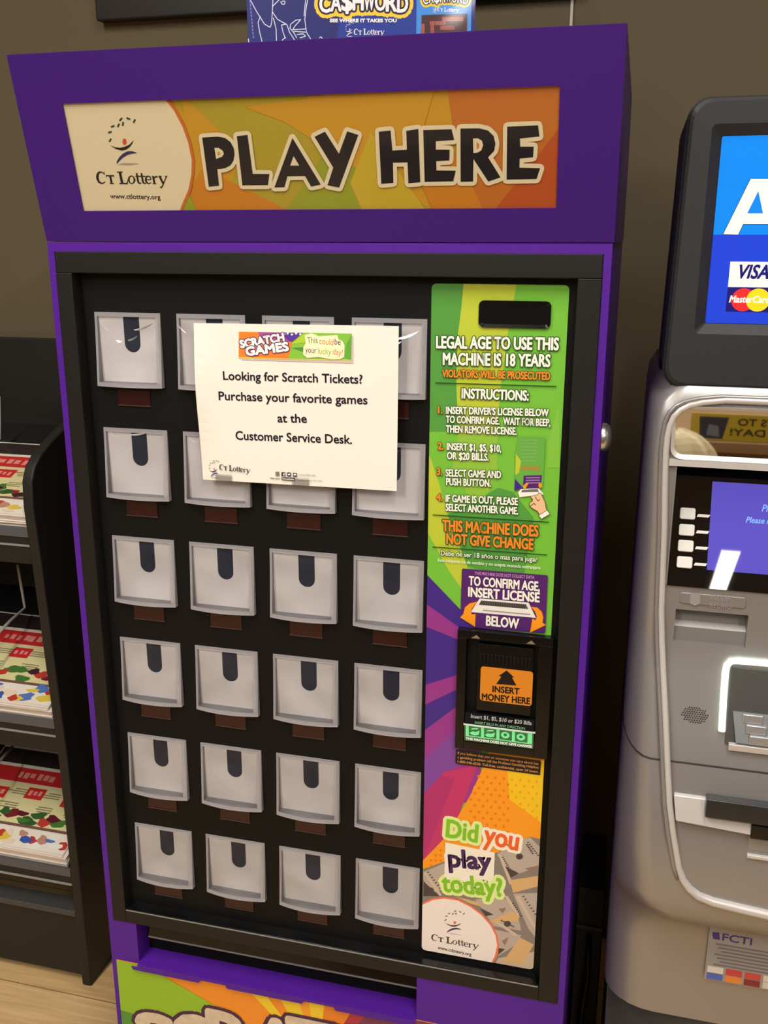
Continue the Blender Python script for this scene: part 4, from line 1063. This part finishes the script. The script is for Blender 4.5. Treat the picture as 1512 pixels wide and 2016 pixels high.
# black screen panel, leaning back
LEAN = math.radians(20)
sz0 = aty(1313, 1152, -.002).z; sz1 = mz0 - .012
so = Vector((0, -.002, sz0)); SU = Vector((0, math.sin(LEAN), math.cos(LEAN)))
sx0 = aty(1313, 1150, -.002).x; sh = (sz1 - sz0 + .03) / SU.z
b = MB()
def sp(x, v, d=0): return so + Vector((x, 0, 0)) + SU * v + Vector((0, math.cos(LEAN), -math.sin(LEAN))) * d
M_scrglass = mat('black_screen_glass', (10, 10, 11), .015, .5)
# recess cheeks so that the leaning panel meets the housing
b.hexa([sp(sx0, 0), sp(mir(sx0), 0), sp(mir(sx0), 0, .004), sp(sx0, 0, .004), sp(sx0, sh), sp(mir(sx0), sh), sp(mir(sx0), sh, .004), sp(sx0, sh, .004)], M_scrglass)
scrp = b.build('screen_panel', atm)
b = MB()
pr = Print(b, so, (1, 0, 0), SU, None)
M_scr2 = mat('lit_screen', (40, 36, 90), .015, .5, emit=(92, 80, 190), estr=.95)
q = [pr.px(p) for p in ((1404, 948), (1393, 1122))]
pr.poly([(q[1][0] - .001, q[1][1]), (mir(q[1][0]), q[1][1]), (mir(q[1][0]), q[0][1]), (q[1][0] - .001, q[0][1])], M_scr2); pr.L += 1
tx = mat('screen_text', (90, 140, 230), .3, emit=(110, 160, 250), estr=.9)
kk = lambda P_: [(1212 + x / 3.667, 700 + y / 3.667) for x, y in P_]
a = pr.px(kk([(1055, 1125)])[0]); pr.text('Please insert your card', (a[0], a[1]), (a[0] + .095, a[1]), .0085, tx, px=False, shear=.25, bold=.01)
a = pr.px(kk([(940, 1205)])[0]); pr.text('Please insert and remove your card', (a[0], a[1]), (a[0] + .125, a[1]), .0070, tx, px=False, shear=.25, bold=.01)
b.build('screen', scrp, origin=atm['_o'], fix=False)['label'] = 'lit violet blue screen'
M_key = mat('white_key', (226, 224, 218), .45)
for i, (u, v) in enumerate(((519, 1142), (512, 1260), (505, 1375), (497, 1493))):
    c_ = pr.px(kk([(u, v)])[0]); b = MB()
    hw, hh = .0093, .0072
    R_ = rrect(c_[0] - hw, c_[0] + hw, c_[1] - hh, c_[1] + hh, .0025)
    b.prism([sp(x, v_, -.004) for x, v_ in R_], -(sp(0, 0, -.004) - sp(0, 0, 0)), M_key)
    o = b.build('screen_key', scrp, origin=atm['_o'], bevel=.0012); o.data.name = 'screen_key'
    b = MB(); pl = Print(b, so, (1, 0, 0), SU, None)
    pl.poly(kk([(u + 66, v + 22), (u + 78, v + 2), (u + 165, v + 8), (u + 152, v + 28)]), M_key, px=True); pl.mb.build('key_mark', scrp, origin=atm['_o'], fix=False)
# cheeks left and right of the leaning panel, under the mirror rail
for x_ in (sx0 - .001, mir(sx0) + .001):
    b = MB(); b.prism([(x_ - .001, -.002, sz0), (x_ - .001, sp(0, sh).y + .004, sp(0, sh).z), (x_ - .001, -.001, sp(0, sh).z)], (.002, 0, 0), M_silv)
    b.build('screen_cheek', atm)

# card slot plaque, recess
def az(u, v, y=-.001): return aty(u, v, y)
b = MB()
q0_, q1_ = az(1340, 1160), az(1467, 1198)
plate(b, rrect(q0_.x, q1_.x, q1_.z, q0_.z - .004, .003), -.0016, .001, M_silv)
o = b.build('receipt_plaque', atm, bevel=.0006)
b = MB(); pr = Print(b, (0, -.0016, 0), (1, 0, 0), (0, 0, 1), None); M_emb = mat('embossed_grey', (150, 146, 144), .5)
zc = (q0_.z - .004 + q1_.z) / 2
pr.poly([(q0_.x + .012, zc - .006), (q0_.x + .018, zc - .009), (q0_.x + .024, zc - .006), (q0_.x + .024, zc + .008), (q0_.x + .012, zc + .008)], M_emb)
pr.text('RECEIPT', (q0_.x + .036, zc + .001), (q1_.x - .016, zc + .001), .006, M_emb, px=False); pr.text('RECIBO', (q0_.x + .036, zc - .009), (q1_.x - .016, zc - .009), .006, M_emb, px=False)
b.build('plaque_marks', o, origin=atm['_o'], fix=False)
b = MB()
M_rec = mat('recess_grey', (128, 126, 124), .42, .5, metal=.2, var=.05)
x0_, x1_, z0_, z1_ = SLX0, SLX1, SLZ0, SLZ1
dz_ = .012
b.face([(x0_, 0, z1_), (x1_, 0, z1_), (x1_, .030, z1_ - .002), (x0_, .030, z1_ - .002)], M_rec)             # ceiling of the recess
b.face([(x0_, 0, z0_), (x0_, 0, z1_), (x0_, .030, z1_ - .002), (x0_, .030, z0_)], M_rec)
b.face([(x1_, 0, z1_), (x1_, 0, z0_), (x1_, .030, z0_), (x1_, .030, z1_ - .002)], M_rec)
b.face([(x0_, .024, z1_ - .001), (x1_, .024, z1_ - .001), (x1_, .018, z0_ + .022), (x0_, .018, z0_ + .022)], M_rec)    # back, sloping
b.face([(x0_, .018, z0_ + .022), (x1_, .018, z0_ + .022), (x1_, .006, z0_ + .018), (x0_, .006, z0_ + .018)], M_silv2)  # ledge
b.face([(x0_, .006, z0_ + .018), (x1_, .006, z0_ + .018), (x1_, .004, z0_), (x0_, .004, z0_)], M_rec)
b.face([(x0_, 0, z0_), (x1_, 0, z0_), (x1_, .006, z0_), (x0_, .006, z0_)], M_rec)
b.build('receipt_slot', atm, fix=False)

# console plane for the lower controls
def prof_y(z):
    zs_ = [(r_[0], r_[4]) for r_ in rows_src]
    for (za, ya), (zb, yb) in zip(zs_, zs_[1:]):
        if za >= z >= zb: return ya + (yb - ya) * (za - z) / (za - zb)
    return 0
def con(u, v, d=.001):
    lo, hi = -.2, .1
    y = 0
    for _ in range(30):
        p = aty(u, v, y); y = y * .5 + (prof_y(p.z) - d) * .5
    return aty(u, v, y)
# speaker grille
b = MB(); M_hole = mat('grille_hole', (60, 52, 52), .6)
for i in range(11):
    for j in range(8):
        ex, ey = (i - 5) / 5.3, (j - 3.5) / 3.9
        if ex * ex + ey * ey <= 1:
            p = con(1367 + ex * 26 + (j % 2) * 2, 1408 + ey * 16 + ex * 3, .0006)
            b.prism([(p.x + .0011 * math.cos(t_), p.y, p.z + .0009 * math.sin(t_)) for t_ in [k * math.pi / 3 for k in range(6)]], (0, .002, 0), M_hole)
b.build('speaker_grille', atm)
# keypad: lit surround, recess, pad, keys
b = MB(); M_lit = mat('lit_surround', (235, 245, 232), .4, emit=(236, 250, 228), estr=1.6)
path = [con(u, v, .004) for u, v in ((1421, 1440), (1424, 1380), (1428, 1325), (1431, 1310), (1439, 1302), (1452, 1301), (1512, 1306))]
e_ = path[-1]; path += [Vector((1.02, e_.y, e_.z))]
b.tube(path, .0042, M_lit, 8)
b.build('keypad_light', atm, smooth=True)['label'] = 'white lit surround of the keypad'
b = MB()
kc = [con(1436, 1312, .001), con(1425, 1462, .001)]
kx0, kz1, kz0 = kc[1].x + .001, kc[0].z, kc[1].z
ky1, ky0 = prof_y(kz1), prof_y(kz0)
b.hexa([(kx0, ky0 - .004, kz0), (1.02, ky0 - .004, kz0), (1.02, ky0 + .01, kz0), (kx0, ky0 + .01, kz0), (kx0 + .001, ky1 - .002, kz1), (1.02, ky1 - .002, kz1), (1.02, ky1 + .01, kz1), (kx0 + .001, ky1 + .01, kz1)], mat('keypad_well', (70, 70, 68), .4, var=.1))
b.box(kx0 + .001, 1.02, ky1 - .012, ky1 - .001, kz1 - .040, kz1 - .034, mat('keypad_bar', (150, 148, 146), .4))
b.hexa([(kx0 + .004, ky0 - .009, kz0 - .006), (1.02, ky0 - .009, kz0 - .006), (1.02, ky0, kz0 - .006), (kx0 + .004, ky0, kz0 - .006), (kx0 + .004, ky0 - .010, kz0 + .003), (1.02, ky0 - .010, kz0 + .003), (1.02, ky0, kz0 + .003), (kx0 + .004, ky0, kz0 + .003)], M_silv2)
well = b.build('keypad', atm, bevel=.001)
b = MB()
ka, kb_ = con(1443, 1400, .005), con(1452, 1463, .010)
b.hexa([(kb_.x - .002, kb_.y, kb_.z), (1.01, kb_.y, kb_.z), (1.01, kb_.y + .006, kb_.z), (kb_.x - .002, kb_.y + .006, kb_.z), (ka.x, ka.y, ka.z), (1.01, ka.y, ka.z), (1.01, ka.y + .006, ka.z), (ka.x, ka.y + .006, ka.z)], mat('keypad_plate', (128, 130, 132), .3, metal=.5))
b.build('keypad_plate', well, origin=atm['_o'])
M_k2 = mat('steel_key', (176, 178, 180), .3, metal=.5)
for r in range(3):
    for c in range(4):
        t_ = (r + .5) / 3; p = ka.lerp(kb_, t_); x = p.x + .010 + c * .030 + .002 * r
        b = MB(); b.box(x, x + .024, p.y - .004, p.y + .002, p.z - .0062, p.z + .0062, M_k2)
        b.build('key', well, origin=atm['_o'], bevel=.0015)
# seam between fascia and lower door, as a dark gasket following the housing
b = MB(); M_seam = mat('dark_seam', (36, 32, 30), .6)
s1 = con(1326, 1499, .0004); za_, zb_ = [r_ for r_ in rows_src if r_[0] >= s1.z][-1], [r_ for r_ in rows_src if r_[0] < s1.z][0]
t_ = (za_[0] - s1.z) / (za_[0] - zb_[0]); ra_, rb_ = crow(*za_), crow(*zb_)
path = [Vector(p).lerp(Vector(q), t_) for p, q in zip(ra_, rb_)]
path = [p + Vector((-.0003 if p.x < AXC else .0003, -.0003, 0)) for p in path[1:-1]]
b.tube(path, .0011, M_seam, 6)
b.build('seam', atm)
# cash dispenser
b = MB()
d0, d1, d2, d3 = con(1326, 1562, .003), con(1390, 1571, .003), con(1330, 1612, .004), con(1476, 1650, .004)
yy = prof_y((d0.z + d2.z) / 2)
b.prism([(d0.x, yy - .004, d0.z), (d2.x, yy - .012, d2.z), (d3.x, yy - .014, d2.z - .004), (1.04, yy - .014, d2.z - .004), (1.04, yy - .004, d0.z)], (0, .010, 0), M_silv2)
disp = b.build('cash_dispenser', atm, bevel=.002)
b = MB(); m0, m1 = con(1391, 1569, .016), con(1391, 1609, .016)
b.box(m0.x, 1.02, yy - .0175, yy - .002, m1.z, m0.z, mat('dispenser_shutter', (38, 40, 42), .25, var=.2))
b.build('shutter', disp, origin=atm['_o'], bevel=.0015)
b = MB(); w0, w1 = con(1476, 1640, .006), con(1466, 1745, .006)
b.box(w0.x, 1.02, prof_y(w0.z) - .003, .0, w1.z, w0.z, mat('dispenser_throat', (150, 148, 146), .35, metal=.3))
b.box(w0.x, 1.02, prof_y(w0.z) - .012, -.03, w0.z - .004, w0.z + .014, M_gloss)
b.box(w0.x, 1.02, prof_y(w0.z) - .008, -.03, w0.z - .035, w0.z - .030, M_silv2)
b.build('dispenser_throat', disp, origin=atm['_o'], bevel=.001)
# service sticker on the lower door
sy = .0195
s_ = [aty(u, v, sy) for u, v in ((1398, 1824), (1386, 1926))]
b = MB(); lx_, lz1, lz0 = s_[1].x, s_[0].z, s_[1].z
M_st = mat('sticker_silver', (160, 155, 152), .45, .4); b.box(lx_, lx_ + .150, sy, sy + .003, lz0, lz1, M_st)
pr = Print(b, (0, sy, 0), (1, 0, 0), (0, 0, 1), None)
def tk_(n, c_): return mat('atm_' + n, c_, .45, .4)
pu_ = tk_('purple', (70, 56, 130)); gy = tk_('grey', (120, 114, 124))
h_ = lz1 - lz0
pr.text('FCTI', (lx_ + .018, lz1 - h_ * .22), (lx_ + .056, lz1 - h_ * .22), h_ * .13, pu_, px=False, bold=.02)
pr.poly([(lx_ + .006, lz1 - h_ * .22), (lx_ + .015, lz1 - h_ * .22), (lx_ + .013, lz1 - h_ * .08), (lx_ + .004, lz1 - h_ * .10)], pu_)
for i in range(7):
    z_ = lz1 - h_ * (.32 + i * .065); pr.poly([(lx_ + .010 + .004 * (i % 3), z_), (lx_ + .135 - .01 * (i % 2), z_), (lx_ + .135 - .01 * (i % 2), z_ + h_ * .03), (lx_ + .010 + .004 * (i % 3), z_ + h_ * .03)], gy)
for i, (ca, cb) in enumerate((((226, 222, 214), (90, 110, 190)), ((210, 70, 70), (236, 140, 60)), ((206, 80, 70), (140, 50, 50)), ((222, 214, 200), (220, 212, 200)), ((220, 214, 205), (200, 190, 180)))):
    xa = lx_ + .003 + i * .0245
    pr.poly([(xa, lz0 + h_ * .14), (xa + .021, lz0 + h_ * .14), (xa + .021, lz0 + h_ * .26), (xa, lz0 + h_ * .26)], tk_('a%d' % i, ca)); pr.poly([(xa, lz0 + h_ * .01), (xa + .021, lz0 + h_ * .01), (xa + .021, lz0 + h_ * .13), (xa, lz0 + h_ * .13)], tk_('b%d' % i, cb))
b.build('service_sticker', atm, fix=False)

# lit sign on top of the cash machine
b = MB()
ty = .010
tO = [aty(u, v, ty) for u, v in ((1357, 186), (1300, 762))]
txl, txb, tz1, tz0 = aty(1352, 300, ty).x, aty(1306, 750, ty).x, aty(1440, 186, ty).z, 1.385
sgn = [aty(u, v, ty) for u, v in ((1425, 268), (1387, 638))]
sxl, sxz1, sxz0 = sgn[0].x, aty(1440, 266, ty).z, aty(1440, 638, ty).z
sxl = (sgn[0].x + sgn[1].x) / 2
R0 = rrect(txb - .002, mir(txb) + .002, tz0, tz1, .022, 6)
R0 = [(x + (.006 if x < AXC else -.006) * max(0, (z - tz0) / (tz1 - tz0)), z) for x, z in R0]
cx_, cz_ = AXC, (sxz0 + sxz1) / 2
def shrink(R, d): 
    return [(x + (d if x < AXC else -d), z + (d if z < cz_ else -d)) for x, z in R]
n = len(R0)
Sg = rrect(sxl, mir(sxl), sxz0, sxz1, .002, 6); Sb = rrect(sxl - .012, mir(sxl) + .012, sxz0 - .012, sxz1 + .012, .006, 6)
loops = [[(x, .26, z) for x, z in R0], [(x, ty + .012, z) for x, z in R0], [(x, ty + .010, z) for x, z in shrink(R0, .0015)], [(x, ty + .009, z) for x, z in shrink(R0, .0015)], [(x, ty + .003, z) for x, z in shrink(R0, .0025)], [(x, ty, z) for x, z in shrink(R0, .006)], [(x, ty, z) for x, z in Sb], [(x, ty + .010, z) for x, z in Sg]]
for A__, B__ in zip(loops, loops[1:]):
    for j in range(n):
        k = (j + 1) % n; b.face([A__[j], A__[k], B__[k], B__[j]], M_dk)
b.face(loops[0][::-1], M_dk)
top = b.build('sign_housing', atm, fix=True, weld=True)
b = MB(); pr = Print(b, (0, ty + .0095, 0), (1, 0, 0), (0, 0, 1), [(x, z) for x, z in rrect(sxl, mir(sxl), sxz0, sxz1, .002, 2)])
def em(n, c_, e=.55): return mat('atmsign_' + n, c_, .12, .5, emit=c_, estr=e)
zmid = aty(1440, 462, ty).z
pr.poly([(sxl, sxz0), (1.3, sxz0), (1.3, sxz1), (sxl, sxz1)], em('blue', (14, 124, 226), .42)); pr.L += 1
pr.poly([(sxl, sxz0), (1.3, sxz0), (1.3, zmid), (sxl, zmid)], em('royal', (30, 62, 200), .42)); pr.L += 1
ka_ = lambda P_: [(1212 + x / 3.667, 150 + y / 3.667) for x, y in P_]
wA = em('white', (238, 232, 226), .35)
capA = aty(1424, 352, ty).z - aty(1424, 461, ty).z
a0 = pr.px((1424, 461)); za = a0[1]
pr.outlined([(1424, 461), (1453, 462), (1463, 441), (1517, 441), (1523, 463), (1554, 463), (1523, 352), (1478, 352)], wA, .0006, em('edge', (10, 40, 90), .1)); pr.L += 3
pr.poly([(1471, 420), (1502, 420), (1493, 376)], em('blue', (14, 124, 226), .62), px=True)
pr.text('TM', (a0[0] + .112, za), (a0[0] + .30, za), capA, wA, bold=.05, px=False, cl=True)
v0, v1 = pr.px((1433, 565)), pr.px((1434, 515))
vx0, vz0, vz1 = v0[0], v0[1], v1[1]; vw = .050
pr.poly([(vx0, vz0), (vx0 + vw, vz0), (vx0 + vw, vz1), (vx0, vz1)], wA)
pr.poly([(vx0, vz0 - (vz1 - vz0) * .98), (vx0 + vw, vz0 - (vz1 - vz0) * .98), (vx0 + vw, vz0), (vx0, vz0)], em('navy', (26, 26, 112), .3)); pr.L += 1
pr.text('VISA', (vx0 + .011, vz0 + .010), (vx0 + vw - .008, vz0 + .010), .0145, em('navy', (26, 26, 112), .3), px=False, bold=.03, shear=.25)
zc_ = vz0 - (vz1 - vz0) * .5; rr2 = (vz1 - vz0) * .46
pr.ell((vx0 + .018, zc_), rr2, rr2, em('red', (222, 40, 44)), px=False); pr.L += 1; pr.ell((vx0 + .034, zc_), rr2, rr2, em('yellow', (244, 190, 30)), px=False); pr.L += 1
pr.text('MasterCard', (vx0 + .003, zc_ - .003), (vx0 + .047, zc_ - .003), .0075, wA, px=False, bold=.03, shear=.2)
for i in range(1, 5):
    xa = vx0 + i * (vw + .002); pr.poly([(xa, vz0), (xa + vw, vz0), (xa + vw, vz1), (xa, vz1)], wA); pr.poly([(xa, vz0 - (vz1 - vz0) * .98), (xa + vw, vz0 - (vz1 - vz0) * .98), (xa + vw, vz0 - .001), (xa, vz0 - .001)], em('teal', (30, 100, 190), .4))
b.build('sign_face', top, origin=atm['_o'], fix=False)['label'] = 'lit blue sign face with a large white A'

# ================================================================== newspaper rack
rack = thing('newspaper_rack', (-.64, .53, 0), 'black floor rack of grocery flyers at the left of the machine', 'rack')
M_rk = mat('rack_black_laminate', (34, 33, 30), .5, .4, var=.1, vscale=6)
M_rkd = mat('rack_dark_inside', (24, 24, 25), .6, .35)
RX1, RX0 = -.334, -1.02
prof = [(.329, 0), (.325, .545), (.304, .981), (.297, 1.081), (.3005, 1.13), (.314, 1.155), (.336, 1.173), (.371, 1.190), (.415, 1.206), (.457, 1.2175), (.60, 1.255), (.735, 1.29), (.735, 0)]
for xa in (RX1 - .022, RX0):
    b = MB(); b.prism([(xa, y, z) for y, z in prof], (.022, 0, 0), M_rk); b.build('side_panel', rack, bevel=.004, bseg=3)
b = MB(); b.box(RX0, RX1, .737, .757, 0.0, 1.340, M_rk); b.build('back_panel', rack, bevel=.002)
TL = math.radians(18); TU = Vector((0, math.cos(TL), math.sin(TL)))
XA, XB = RX0 + .022, RX1 - .0225
shelves = [(1.026, .0), (.628, .0), (.285, .0)]
for zf, _ in shelves:
    b = MB(); p0_ = Vector((0, .334, zf)); e_ = p0_ + TU * .40
    b.hexa([(XA, p0_.y, p0_.z - .010), (XB, p0_.y, p0_.z - .010), (XB, e_.y, e_.z - .010), (XA, e_.y, e_.z - .010), (XA, p0_.y, p0_.z), (XB, p0_.y, p0_.z), (XB, e_.y, e_.z), (XA, e_.y, e_.z)], M_rkd)
    b.build('shelf', rack)
M_gr = mat('shelf_edge_grey', (88, 90, 96), .4, .5)
for zf, _ in shelves:
    b = MB()
    b.box(XA, XB, .328, .334, zf - .012, zf + .006, M_gr)
    if zf > .4:
        b.box(XA, XB, .331, .345, zf - .066, zf - .012, M_rk); b.box(XA, XB, .3285, .331, zf - .031, zf - .0275, mat('shelf_bright_line', (150, 150, 145), .4))
    else:
        b.box(XA, XB, .331, .345, zf - .030, zf - .012, M_rk); b.box(XA, XB, .3285, .331, zf - .034, zf - .030, mat('shelf_bright_line', (150, 150, 145), .4))
    b.build('shelf_front', rack)
b = MB(); b.box(XA, XB, .338, .358, .018, .178, M_rk); b.box(XA, XB, .330, .372, .172, .186, mat('rack_rail_grey', (70, 70, 68), .45)); b.build('base_panel', rack, bevel=.002)
M_wire = mat('white_wire', (190, 188, 182), .4)
b = MB()
for zt, pts in ((1, [(35, 1112, .56), (42, 1155, .56), (49, 1197, .56), (20, 1222, .48), (-30, 1275, .37)]), ):
    b.tube([aty(u, v, y) for u, v, y in pts], .0032, M_wire, 8)
b.build('wire_divider', rack, smooth=True)
b = MB(); b.tube([aty(u, v, y) for u, v, y in [(28, 1466, .52), (0, 1497, .45), (-40, 1540, .36)]], .003, M_wire, 8); b.build('wire_divider', rack, smooth=True)
b = MB(); b.tube([aty(u, v, y) for u, v, y in [(-2, 780, .60), (0, 865, .585)]], .003, M_wire, 8); b.build('wire_divider', rack, smooth=True)

# flyers: every folded flyer in each of the three piles
def fk(n, c_): return mat('flyer_' + n, c_, .6, .3, coat=.15)
F_paper = mat('flyer_newsprint', (226, 214, 202), .75, .2, var=.06, vscale=30)
FW, FD, FT = .30, .262, .0034
def flyer_mesh():
    b = MB()
    # folded sheet: rounded fold at the front edge (local: x width, y depth, z thickness)
    pr_ = [(FD, 0), (.0015, 0), (.0004, FT * .25), (0, FT * .5), (.0004, FT * .75), (.0015, FT), (FD, FT)]
    b.prism([(-FW, y, z) for y, z in pr_], (FW, 0, 0), F_paper)
    return b
def flyer_art(b, seed, dz=FT):
    rnd = random.Random(seed)
    pr = Print(b, (-FW, 0, dz), (1, 0, 0), (0, 1, 0), [(.002, .003), (FW - .002, .003), (FW - .002, FD - .002), (.002, FD - .002)])
    red, dark, cream, pale = fk('red', (204, 42, 44)), fk('dark', (46, 36, 36)), fk('cream', (226, 216, 160)), fk('pale', (238, 230, 214))
    U = lambda x0, x1, y0, y1: [(FW - x1, y0), (FW - x0, y0), (FW - x0, y1), (FW - x1, y1)]    # x measured from the right edge
    pr.poly(U(.006, .30, .215, .258), dark); pr.poly(U(.006, .30, .208, .215), pale); pr.poly(U(.006, .30, .166, .206), red)
    pr.poly(U(.006, .30, .060, .164), cream); pr.poly(U(.0, .30, .006, .058), pale); pr.L += 1
    def blob(cx, cy, a_, b_, m_, k=9):
        ph = rnd.uniform(0, 6)
        pr.poly([(cx + a_ * (1 + .3 * math.sin(3 * t_ + ph)) * math.cos(t_), cy + b_ * (1 + .3 * math.cos(2 * t_ + ph)) * math.sin(t_)) for t_ in [2 * math.pi * q / k for q in range(k)]], m_)
    def strokes(x0, x1, y0, y1, n_, m_):      # bold print too small to read
        for q in range(n_):
            x = x0 + (x1 - x0) * (q + rnd.uniform(.1, .3)) / n_; wd = (x1 - x0) / n_ * rnd.uniform(.5, .8); yo = rnd.uniform(0, .25) * (y1 - y0)
            pr.poly(U(x, x + wd, y0 + yo, y1 - rnd.uniform(0, .2) * (y1 - y0)), m_); 
    pink = fk('pink', (232, 150, 140)); gy = fk('grey', (196, 186, 178))
    strokes(.015, .09, .178, .196, 6, pink); strokes(.12, .22, .176, .196, 6, pink)
    strokes(.015, .07, .235, .252, 4, gy); strokes(.012, .085, .222, .228, 8, fk('grey2', (140, 130, 126)))
    blob(.30 - .10, .236, .022, .018, fk('meat', (196, 84, 84)), 12)
    for x, y in ((.030, .118), (.125, .126), (.215, .118)):
        pr.poly(U(x, x + .045, y, y + .030), red); pr.L += 1; strokes(x + .005, x + .040, y + .007, y + .023, 3, pink); pr.L -= 1
    for x, y in ((.012, .150), (.085, .146), (.17, .146), (.012, .104), (.085, .108), (.17, .108)):
        for q in range(3): pr.poly(U(x, x + rnd.uniform(.03, .05), y - q * .006, y - q * .006 + .003), fk('textgrey', (140, 132, 104)))
    cols = [(92, 24, 34), (120, 30, 36), (66, 30, 40), (52, 92, 44), (70, 120, 50), (190, 60, 44), (150, 40, 50), (226, 196, 70), (60, 90, 170), (88, 120, 190), (236, 214, 190), (196, 140, 120), (240, 236, 228)]
    for i in range(16):
        x = .012 + i * .018 + rnd.uniform(-.006, .006); y = rnd.uniform(.066, .094); c_ = cols[3 + rnd.randrange(2)] if i % 5 < 2 else cols[rnd.randrange(7)]
        blob(FW - x, y, rnd.uniform(.012, .022), rnd.uniform(.007, .012), fk('f%d%d%d' % c_, c_), 11); pr.L += .3
    pr.L += 1; pr.poly(U(.006, .30, .053, .060), fk('brown', (120, 84, 74))); pr.L += 1
    for i in range(22):
        x = .012 + i * .0135 + rnd.uniform(-.006, .006); y = rnd.uniform(.014, .048); c_ = cols[7 + rnd.randrange(6)] if i % 6 else cols[5]
        blob(FW - x, y, rnd.uniform(.010, .018), rnd.uniform(.005, .012), fk('f%d%d%d' % c_, c_), 9); pr.L += .3
plain = flyer_mesh()
plain_me = None
names = {0: ('top', 'top shelf'), 1: ('middle', 'middle shelf'), 2: ('bottom', 'bottom shelf')}
for s_, ((zf, _), cnt) in enumerate(zip(shelves, (8, 9, 10))):
    nm = names[s_][1]
    up = Vector((0, -math.sin(TL), math.cos(TL)))
    p0_ = Vector((-.3600, .3365, zf)) + up * .0006
    rnd = random.Random(s_ + 3)
    for i in range(cnt):
        last = i == cnt - 1
        if plain_me is None:
            o = plain.build('flyer', None, origin=(0, 0, 0)); plain_me = o.data
        elif last:
            bb = flyer_mesh(); flyer_art(bb, 11 + s_); o = bb.build('flyer', None, origin=(0, 0, 0), fix=False)
        else:
            o = bpy.data.objects.new('flyer', plain_me); COL.objects.link(o)
        o.location = p0_ + up * (i * (FT + .0002)) + TU * rnd.uniform(0, .004) + Vector((-rnd.uniform(.001, .012), 0, 0))
        o.rotation_euler = (TL, 0, 0)
        if last:
            tag(o, 'colour printed grocery flyer topping the pile on the %s of the rack' % nm, 'flyer', 'flyers on the %s' % nm)
        else:
            tag(o, 'folded white flyer inside the pile on the %s, under its printed top one' % nm, 'flyer', 'flyers on the %s' % nm)

# ================================================================== dark equipment box between the two machines
t = thing('power_box', (.694, .45, 0), 'low dark box on the floor in the gap between the two machines', 'box')
b = MB(); M_pb = mat('dark_metal_box', (46, 46, 42), .6, .4, var=.1, vscale=10); bz = aty(1160, 1750, .38).z
b.box(.6755, .7242, .38, .56, 0, bz, M_pb); b.build('case', t, bevel=.003)
b = MB(); b.box(.676, .723, .376, .38, bz - .085, bz - .078, mat('box_lip', (60, 58, 54), .5)); b.build('lip', t)
b = MB(); b.tube([Vector((.70, .379, bz - .10)), Vector((.703, .34, bz - .16)), Vector((.698, .33, bz - .22)), Vector((.692, .35, .03)), Vector((.695, .42, .012))], .005, mat('black_cable', (20, 20, 20), .5), 8); b.build('cable', t, smooth=True)

# ================================================================== what stands behind the photographer (seen in the mirror and the gloss)
t = thing('checkout_counter', (.9, -2.35, 0), 'brown checkout counter behind the photographer, seen in the mirror strip', 'counter')
b = MB(); b.box(-.2, 2.1, -2.65, -2.04, 0, .90, mat('counter_brown', (128, 98, 66), .5, var=.1)); b.build('body', t)
b = MB(); b.box(-.25, 2.15, -2.70, -2.00, .901, .938, mat('counter_top', (140, 106, 72), .4)); b.build('worktop', t, bevel=.004)
t = thing('yellow_sign', (1.14, -2.01, .939), 'yellow sign with black capitals on the counter edge, mirrored in the cash machine', 'sign')
b = MB(); b.box(.90, 1.62, -2.03, -2.018, .939, 1.024, mat('sign_yellow', (248, 224, 30), .5)); 
pr = Print(b, (0, -2.018, 0), (-1, 0, 0), (0, 0, 1), None)
bk = mat('sign_black', (24, 22, 20), .5); ph = mat('sign_photo', (46, 48, 58), .5)
pr.poly([(-.93, .944), (-1.00, .944), (-1.015, 1.014), (-.925, 1.014)], ph); pr.L += 1
pr.poly([(-.95, .955), (-.99, .950), (-.985, .985), (-.955, .99)], mat('sign_photo_grey', (110, 112, 122), .5)); pr.L += 1
pr.text('MORE WAYS TO', (-1.34, .990), (-1.043, .990), .021, bk, bold=.03, px=False)
pr.text('SAVE EVERY DAY!', (-1.40, .957), (-1.022, .957), .021, bk, bold=.03, px=False)
b.build('board', t, fix=False)
t = thing('paper_bundle', (.86, -1.72, 0), 'cream pleated paper bundle on a low stand behind the photographer', 'bundle')
b = MB(); rows = []
for a in range(9):
    th = math.pi / 2 * a / 8; row = []
    for c in range(49):
        an = 2 * math.pi * c / 48; r_ = .105 * math.sin(th) * (1 + .10 * math.sin(an * 11) * math.sin(th))
        row.append((.845 + r_ * math.cos(an) * 1.15, -1.72 + r_ * math.sin(an) * .6, .90 + .125 * math.cos(th) * (1 + .03 * math.sin(an * 7))))
    rows.append(row)
b.grid(rows, mat('cream_paper', (214, 198, 160), .7, .2)); b.build('pleated_paper', t, smooth=False)
b = MB(); b.box(.74, .95, -1.80, -1.64, .0, .90, mat('stand_brown', (110, 84, 60), .5)); b.build('stand', t)
for o in THINGS:
    if '_o' in o: del o['_o']
